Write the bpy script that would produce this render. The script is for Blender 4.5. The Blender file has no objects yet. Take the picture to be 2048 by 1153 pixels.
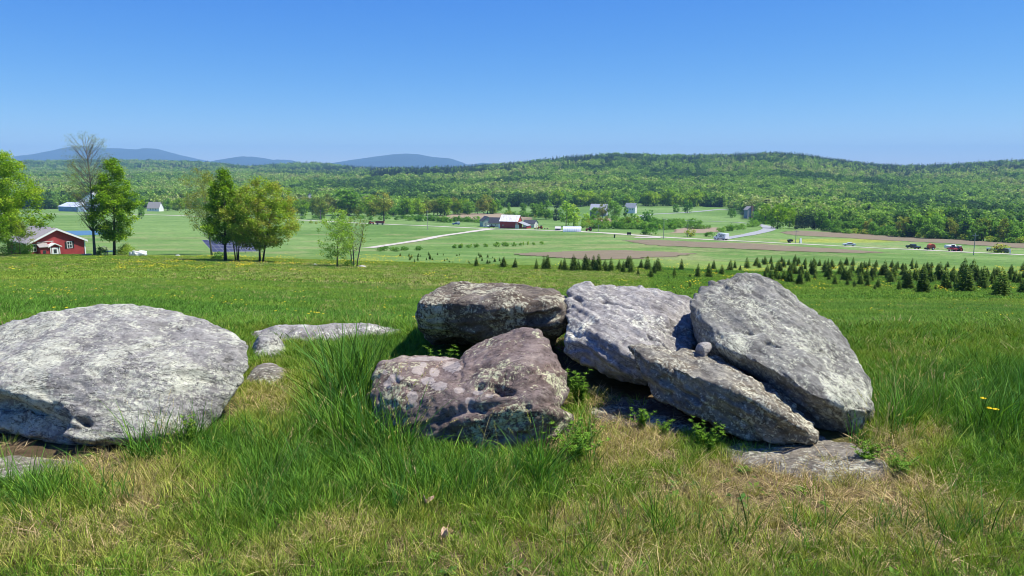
import bpy, bmesh, math, random
import numpy as np
from mathutils import Vector, Matrix

SC = bpy.context.scene
COL = SC.collection
R = math.radians
EYE = 1.6
F = 1547.0            # focal length in pixels of the 2048-wide photograph
TH = R(9.05)
CT, ST = math.cos(TH), math.sin(TH)

# ------------------------------------------------------------------ camera
cam_d = bpy.data.cameras.new('camera'); cam = bpy.data.objects.new('camera', cam_d); COL.objects.link(cam)
cam_d.sensor_width = 36.0; cam_d.lens = 36.0 * F / 2048.0
cam_d.clip_start = 0.05; cam_d.clip_end = 60000.0
cam.location = (0, 0, EYE); cam.rotation_euler = (R(90) - TH, 0, 0)
SC.camera = cam
# ------------------------------------------------------------------ sky, sun, exposure
SUN_EL, SUN_AZ = 61.0, 91.0       # azimuth clockwise from +Y (the view direction)
w = bpy.data.worlds.new('World'); SC.world = w; w.use_nodes = True
nt = w.node_tree; nt.nodes.clear()
sky = nt.nodes.new('ShaderNodeTexSky'); sky.sky_type = 'NISHITA'; sky.sun_disc = False
sky.sun_elevation = R(SUN_EL); sky.sun_rotation = R(SUN_AZ)
sky.altitude = 1500; sky.air_density = 0.6; sky.dust_density = 0.0; sky.ozone_density = 3.0
sp = nt.nodes.new('ShaderNodeSeparateColor'); hs = nt.nodes.new('ShaderNodeCombineColor')   # deepen the blue of the clear spring sky
nt.links.new(sky.outputs[0], sp.inputs[0])
for ch, (gain, power) in enumerate(((.285, 1.50), (.775, .90), (3.06, .275))):
    pw = nt.nodes.new('ShaderNodeMath'); pw.operation = 'POWER'; pw.inputs[1].default_value = power
    ml = nt.nodes.new('ShaderNodeMath'); ml.operation = 'MULTIPLY'; ml.inputs[1].default_value = gain
    nt.links.new(sp.outputs[ch], pw.inputs[0]); nt.links.new(pw.outputs[0], ml.inputs[0]); nt.links.new(ml.outputs[0], hs.inputs[ch])
bg = nt.nodes.new('ShaderNodeBackground'); bg.inputs['Strength'].default_value = 0.13
wo = nt.nodes.new('ShaderNodeOutputWorld')
nt.links.new(hs.outputs[0], bg.inputs[0]); nt.links.new(bg.outputs[0], wo.inputs[0])
sun_d = bpy.data.lights.new('sun', 'SUN'); sun = bpy.data.objects.new('sun', sun_d); COL.objects.link(sun)
sun_d.energy = 4.9; sun_d.angle = R(0.53); sun_d.color = (1.0, 0.965, 0.9)
sdir = Vector((math.sin(R(SUN_AZ)) * math.cos(R(SUN_EL)), math.cos(R(SUN_AZ)) * math.cos(R(SUN_EL)), math.sin(R(SUN_EL))))
sun.rotation_euler = sdir.to_track_quat('Z', 'Y').to_euler(); sun.location = (30, 0, 60)
SC.view_settings.view_transform = 'Standard'; SC.view_settings.look = 'None'
SC.view_settings.exposure = 0.5; SC.view_settings.gamma = 1.0
SC.render.engine = 'CYCLES'
SC.cycles.use_denoising = True
try: SC.cycles.denoiser = 'OPENIMAGEDENOISE'
except Exception: pass
SC.cycles.max_bounces = 6; SC.cycles.diffuse_bounces = 2; SC.cycles.glossy_bounces = 2
SC.cycles.transmission_bounces = 4; SC.cycles.transparent_max_bounces = 8; SC.cycles.volume_bounces = 0
SC.cycles.filter_width = 1.0

# ------------------------------------------------------------------ pixels of the photograph to places in the world
def slope(py):
    v = (py - 576.5) / F
    return (ST + v * CT) / (CT - v * ST)
def W(px, py, Y):
    u = (px - 1024) / F; v = (py - 576.5) / F
    dy = CT - v * ST; k = Y / dy
    return Vector((u * k, Y, EYE - (ST + v * CT) * k))
def proj(x, y, z):
    h = EYE - z
    d = y * CT + h * ST
    return 1024 + F * x / d, 576.5 + F * (h * CT - y * ST) / d

# ------------------------------------------------------------------ noise
def _hash(ix, iy, iz, seed):
    n = (ix.astype(np.int64) * 374761393 + iy.astype(np.int64) * 668265263 + iz.astype(np.int64) * 2147483647 // 7 + seed * 974711) & 0xFFFFFFFF
    n = ((n ^ (n >> 13)) * 1274126177) & 0xFFFFFFFF
    n = (n ^ (n >> 16)) & 0xFFFFFFFF
    n = ((n * 2246822519) & 0xFFFFFFFF) ^ (n >> 11)
    return (n & 0xFFFFFF) / float(0xFFFFFF) * 2 - 1
def vnoise(P, seed=0):
    P = np.asarray(P, float)
    i = np.floor(P); f = P - i; i = i.astype(np.int64)
    s = f * f * f * (f * (f * 6 - 15) + 10)
    out = np.zeros(len(P))
    for dx in (0, 1):
        wx = s[:, 0] if dx else 1 - s[:, 0]
        for dy in (0, 1):
            wy = s[:, 1] if dy else 1 - s[:, 1]
            for dz in (0, 1):
                wz = s[:, 2] if dz else 1 - s[:, 2]
                out += wx * wy * wz * _hash(i[:, 0] + dx, i[:, 1] + dy, i[:, 2] + dz, seed)
    return out
def fbm(P, octs=4, seed=0, gain=0.5, lac=2.03):
    P = np.asarray(P, float); a = 1.0; t = 0; o = np.zeros(len(P))
    for k in range(octs):
        o += a * vnoise(P * lac ** k + 17.3 * k, seed + k * 7); t += a; a *= gain
    return o / t
def fbm2(x, y, octs=3, seed=0):
    x = np.asarray(x, float).ravel(); y = np.asarray(y, float).ravel()
    return fbm(np.stack([x, y, np.zeros_like(x)], 1), octs, seed)
def sstep(a, b, x):
    t = np.clip((np.asarray(x, float) - a) / (b - a), 0, 1); return t * t * (3 - 2 * t)

# ------------------------------------------------------------------ the lie of the land
YK = np.array([1.5, 5, 7.5, 15, 25, 40, 75, 95, 120, 150, 200, 250, 300, 370, 450, 600, 800, 1000, 1500, 2000, 2800, 3500, 4300, 5200, 7000, 9000, 20000.])
ridgeR = ([-400, 700, 750, 900, 1000, 1100, 1200, 1250, 1300, 1400, 1500, 1540, 1600, 1700, 1780, 1860, 1950, 2048, 2400],
          [352, 352, 347, 343, 335, 324, 317, 314, 318, 317, 314, 310, 314, 331, 341, 339, 332, 327, 326])
ridgeL = ([-400, 60, 100, 180, 250, 330, 396, 430, 455, 485, 526, 554, 582, 635, 665, 721, 800],
          [332, 326, 324, 323, 323, 325, 326, 326, 332, 340, 340, 336, 329, 328, 332, 343, 352])
COLS = {   # photograph column: rows of the ground at each distance (None = level with the knoll)
    -300: [(15, 597), (25, 580), (40, 566), (75, 544), (95, 531), (120, 514), (150, 506), (200, 499), (250, 492), (300, 485), (370, 474), (450, 461), (600, 441), (800, 422), (1000, 412)],
    0:    [(15, 600), (25, 582), (40, 566), (75, 544), (95, 531), (120, 514), (150, 506), (200, 499), (250, 492), (300, 485), (370, 474), (450, 461), (600, 441), (800, 422), (1000, 412)],
    250:  [(15, 605), (25, 584), (40, 567), (75, 545), (95, 532), (120, 515), (150, 508), (200, 500), (250, 492), (300, 485), (370, 474), (450, 461), (600, 441), (800, 424), (1000, 412)],
    500:  [(15, 625), (25, 592), (40, 572), (75, 548), (95, 534), (120, 521), (150, 512), (200, 502), (250, 493), (300, 486), (370, 474), (450, 462), (600, 444), (800, 425), (1000, 413)],
    750:  [(15, 640), (25, 600), (40, 578), (75, 552), (95, 542), (120, 530), (150, 518), (200, 505), (250, 495), (300, 487), (370, 475), (450, 463), (600, 446), (800, 430), (1000, 417)],
    1000: [(15, 648), (25, 608), (40, 585), (75, 559), (95, 548), (120, 537), (150, 526), (200, 512), (250, 499), (300, 488), (370, 475), (450, 464), (600, 448), (800, 430), (1000, 418)],
    1250: [(15, 652), (25, 614), (40, 593), (75, 567), (95, 554), (120, 540), (150, 527), (200, 509), (250, 496), (300, 486), (370, 473), (450, 462), (600, 446), (800, 428), (1000, 414)],
    1500: [(15, 657), (25, 622), (40, 603), (75, 586), (95, 569), (120, 552), (150, 535), (200, 515), (250, 499), (300, 487), (370, 475), (450, 463), (600, 447), (800, 431), (1000, 416)],
    1750: [(15, 660), (25, 626), (40, 607), (75, 588), (95, 570), (120, 553), (150, 537), (200, 520), (250, 508), (300, 499), (370, 487), (450, 474), (600, 456), (800, 438), (1000, 420)],
    2048: [(15, 662), (25, 630), (40, 611), (75, 587), (95, 572), (120, 558), (150, 543), (200, 526), (250, 513.5), (300, 503), (370, 490), (450, 480), (600, 462), (800, 444), (1000, 428)],
    2400: [(15, 662), (25, 630), (40, 611), (75, 588), (95, 574), (120, 562), (150, 550), (200, 536), (250, 524), (300, 514), (370, 500), (450, 488), (600, 466), (800, 446), (1000, 430)]}
GX = np.arange(-400, 2501, 25.0); GLY = np.linspace(math.log(1.5), math.log(20000), 420)
def _build():
    cx = sorted(COLS); Z = np.zeros((len(GX), len(YK)))
    nearR = np.zeros((len(cx), 15))
    for i, c in enumerate(cx): nearR[i] = [r for _, r in COLS[c]]
    for i, px in enumerate(GX):
        rows = [np.interp(px, cx, nearR[:, k]) for k in range(15)]
        for k in range(3): Z[i, k] = 0
        for k in range(15): Z[i, k + 3] = EYE - YK[k + 3] * slope(rows[k])
        r1 = rows[14]; rr = np.interp(px, *ridgeR); rl = np.interp(px, *ridgeL)
        for k, fr in ((18, .5), (19, .8), (20, 1.0)):
            Z[i, k] = EYE - YK[k] * slope(r1 + fr * (rr - r1))
        left = float(1 - sstep(700, 820, px))
        Z[i, 21] = -38 * (1 - left) + left * (EYE - 3500 * slope(344))
        Z[i, 22] = -42 * (1 - left) + left * (EYE - 4300 * slope(rl))
        Z[i, 23] = -45 * (1 - left) + left * -30
        Z[i, 24:] = -50
    G = np.zeros((len(GX), len(GLY)))
    lk = np.log(YK)
    for i in range(len(GX)):
        t = Z[i] - EYE
        G[i] = np.interp(GLY, lk, t / YK)      # slope to the eye is the smooth quantity
    k = np.exp(-0.5 * (np.arange(-6, 7) / 2.4) ** 2); k /= k.sum()
    H = np.pad(G, ((0, 0), (6, 6)), 'edge')
    G = sum(k[j] * H[:, j:j + G.shape[1]] for j in range(13))
    k = np.exp(-0.5 * (np.arange(-2, 3) / 0.9) ** 2); k /= k.sum()
    H = np.pad(G, ((2, 2), (0, 0)), 'edge')
    return sum(k[j] * H[j:j + len(GX)] for j in range(5))
GRID = _build()
POND = None
def zbase(x, y):
    x = np.asarray(x, float); y = np.asarray(y, float)
    yy = np.maximum(y, 1.5)
    px = np.clip(1024 + F * x / (yy * 1.003), GX[0], GX[-1] - .01)
    a = (px - GX[0]) / 25.0; i = a.astype(int); fa = a - i
    b = np.clip((np.log(yy) - GLY[0]) / (GLY[1] - GLY[0]), 0, len(GLY) - 1.001); j = b.astype(int); fb = b - j
    g = (GRID[i, j] * (1 - fa) + GRID[i + 1, j] * fa) * (1 - fb) + (GRID[i, j + 1] * (1 - fa) + GRID[i + 1, j + 1] * fa) * fb
    z = EYE + g * yy
    near = sstep(5.5, 9, y)
    return z * near
def ground(x, y):
    sh = np.shape(x); x = np.atleast_1d(np.asarray(x, float)).ravel(); y = np.atleast_1d(np.asarray(y, float)).ravel()
    z = zbase(x, y)
    z = z + 0.02 * fbm2(x * .9, y * .9, 3, 5) * (y < 60)
    z = z + 0.12 * fbm2(x * .06, y * .06, 3, 6) * sstep(12, 40, y)
    z = z + 7.0 * fbm2(x * .0035, y * .0035, 3, 9) * sstep(1100, 1800, y)
    if POND is not None:
        cx, cy, rx, ry, pz = POND
        d = np.sqrt(((x - cx) / rx) ** 2 + ((y - cy) / ry) ** 2)
        k = 1 - sstep(1.0, 1.5, d)
        z = z * (1 - k) + (pz - 0.25) * k
    return z.reshape(sh) if sh else float(z[0])
def hit(px, py, y0=2.0, y1=6000.0):
    Ys = np.exp(np.linspace(math.log(y0), math.log(y1), 3000))
    u = (px - 1024) / F; v = (py - 576.5) / F; dy = CT - v * ST
    x = u / dy * Ys; zr = EYE - (ST + v * CT) / dy * Ys
    b = np.nonzero(zr < ground(x, Ys))[0]
    k = b[0] if len(b) else len(Ys) - 1
    return Vector((x[k], Ys[k], ground(x[k], Ys[k])))
CLEAR = []
_p1, _p2 = hit(170, 461), hit(170, 475)
_pc = (_p1 + _p2) / 2
POND = (_pc.x - 6, _pc.y, 15.0, 19.0, _pc.z)

# ------------------------------------------------------------------ object helpers
def tag(o, label=None, cat=None, group=None, kind=None):
    if label: o['label'] = label
    if cat: o['category'] = cat
    if group: o['group'] = group
    if kind: o['kind'] = kind
    return o
def empty(name, loc, rz=0):
    o = bpy.data.objects.new(name, None); COL.objects.link(o); o.location = loc; o.rotation_euler = (0, 0, rz)
    o.empty_display_size = 0.3
    return o
def mesh_np(name, V, Fq, mats, link=True, smooth=False, mi=None, attrs=None):
    """V Nx3, Fq list/array of faces (all with the same count, or a list of arrays)"""
    me = bpy.data.meshes.new(name)
    V = np.asarray(V, np.float32)
    Fs = Fq if isinstance(Fq, list) else [Fq]
    Fs = [np.asarray(f, np.int32) for f in Fs if len(f)]
    nl = sum(f.size for f in Fs); nf = sum(len(f) for f in Fs)
    me.vertices.add(len(V)); me.vertices.foreach_set('co', V.ravel())
    me.loops.add(nl); me.polygons.add(nf)
    me.loops.foreach_set('vertex_index', np.concatenate([f.ravel() for f in Fs]))
    tot = np.concatenate([np.full(len(f), f.shape[1], np.int32) for f in Fs])
    st = np.concatenate([[0], np.cumsum(tot)[:-1]]).astype(np.int32)
    me.polygons.foreach_set('loop_start', st)
    me.polygons.foreach_set('loop_total', tot)
    if mi is not None: me.polygons.foreach_set('material_index', np.asarray(mi, np.int32))
    if smooth: me.polygons.foreach_set('use_smooth', np.ones(nf, bool))
    for m in (mats if isinstance(mats, (list, tuple)) else [mats]): me.materials.append(m)
    if attrs:
        for k, (ty, arr) in attrs.items():
            a = me.attributes.new(k, ty, 'POINT')
            arr = np.asarray(arr, np.float32)
            a.data.foreach_set('color' if ty == 'FLOAT_COLOR' else ('vector' if ty == 'FLOAT_VECTOR' else 'value'), arr.ravel())
    me.update(calc_edges=True)
    o = bpy.data.objects.new(name, me)
    if link: COL.objects.link(o)
    return o
class MB:
    """collects simple solids; build() links them as one mesh object"""
    def __init__(s): s.v = []; s.f = []; s.m = []; s.cur = 0
    def mat(s, i): s.cur = i; return s
    def add(s, vs, fs):
        n = len(s.v); s.v += [tuple(v) for v in vs]; s.f += [tuple(i + n for i in f) for f in fs]; s.m += [s.cur] * len(fs); return s
    def box(s, x0, x1, y0, y1, z0, z1):
        return s.add([(x0, y0, z0), (x1, y0, z0), (x1, y1, z0), (x0, y1, z0), (x0, y0, z1), (x1, y0, z1), (x1, y1, z1), (x0, y1, z1)],
                     [(0, 3, 2, 1), (4, 5, 6, 7), (0, 1, 5, 4), (1, 2, 6, 5), (2, 3, 7, 6), (3, 0, 4, 7)])
    def prism(s, pts, a0, a1, axis='y'):
        """pts: 2D outline, extruded along axis"""
        n = len(pts)
        def P(p, a):
            return (p[0], a, p[1]) if axis == 'y' else ((a, p[0], p[1]) if axis == 'x' else (p[0], p[1], a))
        vs = [P(p, a0) for p in pts] + [P(p, a1) for p in pts]
        fs = [tuple(range(n)), tuple(range(2 * n - 1, n - 1, -1))] + [(i, i + n, (i + 1) % n + n, (i + 1) % n) for i in range(n)]
        return s.add(vs, fs)
    def tube(s, pts, rad, seg=6, cap=True):
        pts = [Vector(p) for p in pts]
        rad = rad if isinstance(rad, (list, tuple)) else [rad] * len(pts)
        vs = []; fs = []
        for i, p in enumerate(pts):
            d = (pts[min(i + 1, len(pts) - 1)] - pts[max(i - 1, 0)]).normalized()
            a = d.orthogonal().normalized() if i == 0 else (a - d * a.dot(d)).normalized()
            b = d.cross(a)
            for k in range(seg):
                t = 2 * math.pi * k / seg
                vs.append(p + (a * math.cos(t) + b * math.sin(t)) * rad[i])
        for i in range(len(pts) - 1):
            for k in range(seg):
                k2 = (k + 1) % seg
                fs.append((i * seg + k, i * seg + k2, (i + 1) * seg + k2, (i + 1) * seg + k))
        if cap: fs += [tuple(range(seg - 1, -1, -1)), tuple(range((len(pts) - 1) * seg, len(pts) * seg))]
        return s.add(vs, fs)
    def disc(s, c, r, w, axis='y', seg=14):
        a = {'x': Vector((1, 0, 0)), 'y': Vector((0, 1, 0)), 'z': Vector((0, 0, 1))}[axis] * (w / 2)
        return s.tube([Vector(c) - a, Vector(c) + a], r, seg)
    def build(s, name, mats, parent=None, loc=None, smooth=False, bevel=0):
        me = bpy.data.meshes.new(name); me.from_pydata(s.v, [], s.f)
        for m in (mats if isinstance(mats, (list, tuple)) else [mats]): me.materials.append(m)
        me.polygons.foreach_set('material_index', s.m)
        bm = bmesh.new(); bm.from_mesh(me); bmesh.ops.recalc_face_normals(bm, faces=bm.faces); bm.to_mesh(me); bm.free()
        if smooth: me.polygons.foreach_set('use_smooth', [True] * len(me.polygons))
        o = bpy.data.objects.new(name, me); COL.objects.link(o)
        if parent: o.parent = parent
        if loc is not None: o.location = loc
        if bevel:
            b = o.modifiers.new('b', 'BEVEL'); b.width = bevel; b.segments = 2; b.limit_method = 'ANGLE'
        return o
def children(o, _c={}): return [c for c in bpy.data.objects if c.parent == o]
def copy_tree(o, parent=None, kids=None):
    c = o.copy(); COL.objects.link(c); c.parent = parent
    for ch in list(o.children): copy_tree(ch, c)
    return c

# ------------------------------------------------------------------ node helpers
class N:
    def __init__(s, name):
        s.m = bpy.data.materials.new(name); s.m.use_nodes = True; s.t = s.m.node_tree; s.t.nodes.clear()
        s.out = s.t.nodes.new('ShaderNodeOutputMaterial')
    def n(s, ty, ins=None, **kw):
        nd = s.t.nodes.new(ty)
        for k, v in kw.items(): setattr(nd, k, v)
        for k, v in (ins or {}).items(): s.set(nd, k, v)
        return nd
    def set(s, nd, k, v):
        sk = nd.inputs[k]
        if hasattr(v, 'is_output') or isinstance(v, bpy.types.NodeSocket): s.t.links.new(v, sk)
        elif isinstance(v, bpy.types.Node): s.t.links.new(v.outputs[0], sk)
        else: sk.default_value = v if not (sk.type == 'RGBA' and len(v) == 3) else (*v, 1)
    def noise(s, vec, scale, detail=4, rough=.55, dist=0, out=0):
        return s.n('ShaderNodeTexNoise', {'Vector': vec, 'Scale': scale, 'Detail': detail, 'Roughness': rough, 'Distortion': dist}).outputs[out]
    def ramp(s, fac, stops, interp='LINEAR'):
        nd = s.n('ShaderNodeValToRGB', {'Fac': fac}); cr = nd.color_ramp; cr.interpolation = interp
        while len(cr.elements) < len(stops): cr.elements.new(0.5)
        for e, (p, c) in zip(cr.elements, stops):
            e.position = p; e.color = (*c, 1) if isinstance(c, (tuple, list)) else (c, c, c, 1)
        return nd.outputs[0]
    def mix(s, fac, a, b, mode='MIX'):
        nd = s.n('ShaderNodeMix', data_type='RGBA', blend_type=mode)
        s.set(nd, 0, fac); s.set(nd, 6, a); s.set(nd, 7, b); return nd.outputs[2]
    def math(s, op, a, b=0.0, clamp=False):
        nd = s.n('ShaderNodeMath', operation=op, use_clamp=clamp); s.set(nd, 0, a); s.set(nd, 1, b); return nd.outputs[0]
    def map(s, vec, scale=(1, 1, 1), rot=(0, 0, 0), loc=(0, 0, 0)):
        return s.n('ShaderNodeMapping', {'Vector': vec, 'Scale': scale, 'Rotation': rot, 'Location': loc}).outputs[0]
    def bump(s, h, strength=.5, dist=.02, normal=None):
        nd = s.n('ShaderNodeBump', {'Height': h, 'Strength': strength, 'Distance': dist})
        if normal is not None: s.set(nd, 'Normal', normal)
        return nd.outputs[0]
    def bsdf(s, col, rough=.8, spec=.3, normal=None, metal=0):
        nd = s.n('ShaderNodeBsdfPrincipled', {'Base Color': col, 'Roughness': rough, 'Specular IOR Level': spec, 'Metallic': metal})
        if normal is not None: s.set(nd, 'Normal', normal)
        return nd.outputs[0]
    def done(s, sh, disp=None):
        s.t.links.new(sh, s.out.inputs[0]); return s.m
def plain(name, col, rough=.7, spec=.3, var=.15, scale=3.0, metal=0):
    q = N(name); co = q.n('ShaderNodeTexCoord').outputs['Object']
    n = q.noise(co, scale, 5, .6)
    lo = tuple(c * (1 - var) for c in col); hi = tuple(min(1, c * (1 + var)) for c in col)
    c = q.ramp(n, [(.3, lo), (.7, hi)])
    return q.done(q.bsdf(c, rough, spec, None, metal))
# ------------------------------------------------------------------ zones of the land, authored from what the photo shows where
def inpoly(px, py, poly):
    c = np.zeros(len(px), bool); n = len(poly)
    for i in range(n):
        x0, y0 = poly[i]; x1, y1 = poly[(i + 1) % n]
        m = ((y0 > py) != (y1 > py))
        with np.errstate(divide='ignore', invalid='ignore'):
            c ^= m & (px < (x1 - x0) * (py - y0) / (y1 - y0 + 1e-12) + x0)
    return c
def ell(px, py, cx, cy, rx, ry, soft=.35):
    d = np.sqrt(((px - cx) / rx) ** 2 + ((py - cy) / ry) ** 2)
    return 1 - sstep(1 - soft, 1 + soft, d)

def land_colors(x, y, z):
    px, py = proj(x, y, z)
    n1 = fbm2(x * .5, y * .5, 4, 21); n2 = fbm2(x * .05, y * .05, 4, 22); n3 = fbm2(x * .012, y * .012, 3, 23); st = fbm2(x * .02 + y * .02, y * .16, 4, 24)
    def c(*a): return np.array(a)[None, :]
    def mix(a, b, t): t = np.clip(t, 0, 1)[:, None]; return a * (1 - t) + b * t
    n = len(x)
    near = np.repeat(c(.085, .085, .03), n, 0)
    near = mix(near, np.repeat(c(.16, .12, .065), n, 0), sstep(-.1, .35, n1))
    mead = mix(np.repeat(c(.062, .125, .014), n, 0), np.repeat(c(.115, .19, .028), n, 0), sstep(-.35, .4, n2 + .5 * st))
    mead = mix(mead, np.repeat(c(.20, .19, .075), n, 0), .55 * sstep(.15, .6, n1) * sstep(525, 575, py) * (1 - sstep(560, 590, py)) * (px < 1250))
    low = mix(np.repeat(c(.105, .20, .05), n, 0), np.repeat(c(.18, .285, .095), n, 0), sstep(-.7, .7, .6 * st + n3 + .6 * n2))
    low = mix(low, np.repeat(c(.24, .26, .12), n, 0), .7 * sstep(.05, .5, n2 + .3 * n1) * ((y > 150) & (y < 420)))
    wood = np.repeat(c(.045, .08, .022), n, 0)
    col = mix(near, mead, sstep(5.2, 7.5, y + .8 * n1))
    # right of the knoll the lush grass comes closer
    col = mix(col, low, sstep(115, 170, y))
    # the plantation floor with its yellow blossom
    pl = ((px > 1000) & (y > 62) & (y < 175)).astype(float)
    yel = pl * sstep(.05, .35, fbm2(x * .09, y * .25, 3, 31)) * sstep(1250, 1550, px)
    col = mix(col, np.repeat(c(.15, .24, .045), n, 0), pl * .5)
    col = mix(col, np.repeat(c(.42, .37, .02), n, 0), yel * .12)
    yb = sstep(.0, .3, fbm2(x * .12, y * .1, 3, 33)) * ((y > 75) & (y < 118) & (px < 640) & (px > -50)); 
    col = mix(col, np.repeat(c(.36, .30, .02), n, 0), yb * .05)
    # roadside yellow
    rs = ((px > 1560) & (px < 1800)) * ell(px, py, 1680, 482, 130, 4)
    col = mix(col, np.repeat(c(.45, .40, .03), n, 0), rs * .35)
    # woods
    forest = (sstep(860, 960, y) * (px < 760) + sstep(990, 1080, y) * (px >= 760) * (px < 1480) + sstep(640, 740, y) * (px >= 1480) * (px < 1640) + sstep(455, 520, y) * (px >= 1640))
    col = mix(col, wood, forest)
    # bare earth by the boulders
    e = np.zeros(n)
    for a in ((1300, 830, 190, 42), (60, 880, 300, 62), (1610, 940, 200, 50), (1120, 720, 70, 60), (940, 860, 190, 60)):
        e = np.maximum(e, ell(px + 25 * n1 * 2, py + 10 * n1, *a))
    e = e * (y < 8)
    col = mix(col, np.repeat(c(.12, .085, .055), n, 0) * (1 + .35 * n1[:, None]), e)
    col = mix(col, np.repeat(c(.20, .145, .08), n, 0), .7 * (y < 6) * np.maximum(ell(px, py, 1600, 985, 280, 60), ell(px, py, 300, 960, 210, 50)))
    return np.clip(col, 0.005, 1)

def build_ground():
    us = np.concatenate([np.linspace(-1.5, -.75, 40)[:-1], np.linspace(-.75, .75, 421), np.linspace(.75, 1.5, 40)[1:]])
    Yr = np.concatenate([[-40, -15, -5, -1.5, 0, 1.0], np.exp(np.linspace(math.log(1.5), math.log(14), 260)), np.exp(np.linspace(math.log(14), math.log(1100), 520))[1:],
                         np.exp(np.linspace(math.log(1100), math.log(16000), 170))[1:]])
    U, Y = np.meshgrid(us, Yr)
    X = U * (np.maximum(Y, 1.5) + 2.0 + np.maximum(1.5 - Y, 0))
    x = X.ravel(); y = Y.ravel(); z = ground(x, y)
    m, n = U.shape
    idx = np.arange(m * n).reshape(m, n)
    Fq = np.stack([idx[:-1, :-1].ravel(), idx[:-1, 1:].ravel(), idx[1:, 1:].ravel(), idx[1:, :-1].ravel()], 1)
    C = land_colors(x, y, z)
    q = N('land'); co = q.n('ShaderNodeNewGeometry').outputs['Position']
    at = q.n('ShaderNodeAttribute', attribute_name='zone').outputs['Color']
    f1 = q.noise(co, 9.0, 6, .7); f2 = q.noise(co, 1.1, 5, .65); f3 = q.noise(q.map(co, (.12, .5, 1)), 1.0, 6, .65); f4 = q.noise(co, .35, 6, .75)
    c = q.mix(1.0, at, q.ramp(f1, [(.3, (.62, .62, .62)), (.7, (1.35, 1.35, 1.3))]), 'MULTIPLY')
    c = q.mix(1.0, c, q.ramp(f2, [(.3, (.72, .76, .7)), (.7, (1.28, 1.22, 1.2))]), 'MULTIPLY')
    c = q.mix(1.0, c, q.ramp(f3, [(.3, (.8, .82, .8)), (.7, (1.2, 1.17, 1.15))]), 'MULTIPLY')
    c = q.mix(1.0, c, q.ramp(f4, [(.32, (.68, .74, .70)), (.68, (1.32, 1.24, 1.22))]), 'MULTIPLY')
    b = q.bump(f1, .6, .03); b = q.bump(f4, .4, .3, b)
    mt = q.done(q.bsdf(c, .95, .05, b))
    o = mesh_np('ground', np.stack([x, y, z], 1), Fq, mt, smooth=True, attrs={'zone': ('FLOAT_COLOR', np.concatenate([C, np.ones((len(C), 1))], 1))})
    tag(o, kind='structure')
    return o
build_ground()

# ------------------------------------------------------------------ far mountains (real massifs, 14 to 17 km away)
def mountains():
    prof = ([-400, -200, 0, 60, 100, 135, 160, 185, 215, 250, 290, 310, 330, 360, 392, 430, 455, 480, 510, 535, 560, 580, 605, 640, 680, 720, 760, 790, 815, 840, 870, 900, 935, 950, 965, 990, 1040, 1200, 2500],
            [316, 320, 322, 314, 309, 305, 297, 292, 297, 297, 300, 297, 303, 311, 321, 327, 324, 318, 313.5, 318, 325, 320, 328, 332, 326, 320, 313, 309, 307.5, 309, 315, 318, 330, 329, 325.5, 328, 336, 345, 345])
    xs = np.linspace(-400, 1300, 520); D = 15000.0
    rows = np.linspace(-1, 1, 41)
    V = []
    crest = EYE - D * np.array([slope(p) for p in np.interp(xs, *prof)])
    X0 = (xs - 1024) / F * D
    Xg, Rg = np.meshgrid(X0, rows); Cg = np.repeat(crest[None, :], len(rows), 0)
    r = np.abs(Rg)
    fall = np.cos(np.clip(r, 0, 1) * math.pi / 2) ** 1.3
    nz = fbm2(Xg.ravel() * .0016, (Rg * 2600).ravel() * .0016, 4, 51).reshape(Xg.shape)
    Z = -60 + (Cg + 60) * fall + nz * 55 * r * (1 - r) * 3.5 - np.maximum(0, nz) * 0
    Yv = D + Rg * 2400
    V = np.stack([Xg.ravel(), Yv.ravel(), Z.ravel()], 1)
    m, n = Xg.shape; idx = np.arange(m * n).reshape(m, n)
    Fq = np.stack([idx[:-1, :-1].ravel(), idx[:-1, 1:].ravel(), idx[1:, 1:].ravel(), idx[1:, :-1].ravel()], 1)
    q = N('haze_blue_mountain_forest'); co = q.n('ShaderNodeNewGeometry').outputs['Position']
    c = q.ramp(q.noise(co, .004, 8, .7), [(.35, (.008, .018, .028)), (.65, (.020, .034, .045))])  # forest colour darkened and blued: distance haze is put into it
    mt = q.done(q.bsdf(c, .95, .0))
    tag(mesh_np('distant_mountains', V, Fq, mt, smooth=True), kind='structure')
mountains()

# ------------------------------------------------------------------ sheets laid on the land: roads, tilled fields, pond
def drape_strip(name, pts, width, mat, off, widths=None, step=4.0):
    P = [hit(*p) for p in pts]
    P = np.array([[p.x, p.y] for p in P])
    wd = np.array(widths if widths else [width] * len(P), float)
    d = np.concatenate([[0], np.cumsum(np.linalg.norm(np.diff(P, axis=0), axis=1))])
    t = np.arange(0, d[-1], step)
    # smooth curve through the points
    xs = np.interp(t, d, P[:, 0]); ys = np.interp(t, d, P[:, 1]); ws = np.interp(t, d, wd)
    k = np.ones(7) / 7
    for _ in range(2):
        xs = np.convolve(np.pad(xs, 3, 'reflect', reflect_type='odd'), k, 'valid'); ys = np.convolve(np.pad(ys, 3, 'reflect', reflect_type='odd'), k, 'valid')
    tx = np.gradient(xs); ty = np.gradient(ys); l = np.hypot(tx, ty); tx /= l; ty /= l
    cr = np.linspace(-.5, .5, 5)
    X = xs[:, None] - ty[:, None] * cr * ws[:, None]; Y = ys[:, None] + tx[:, None] * cr * ws[:, None]
    Z = ground(X, Y) + off
    m, n = X.shape; idx = np.arange(m * n).reshape(m, n)
    Fq = np.stack([idx[:-1, :-1].ravel(), idx[:-1, 1:].ravel(), idx[1:, 1:].ravel(), idx[1:, :-1].ravel()], 1)
    o = mesh_np(name, np.stack([X.ravel(), Y.ravel(), Z.ravel()], 1), Fq, mat, smooth=True)
    tag(o, kind='structure'); return o, np.stack([xs, ys], 1)
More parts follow.
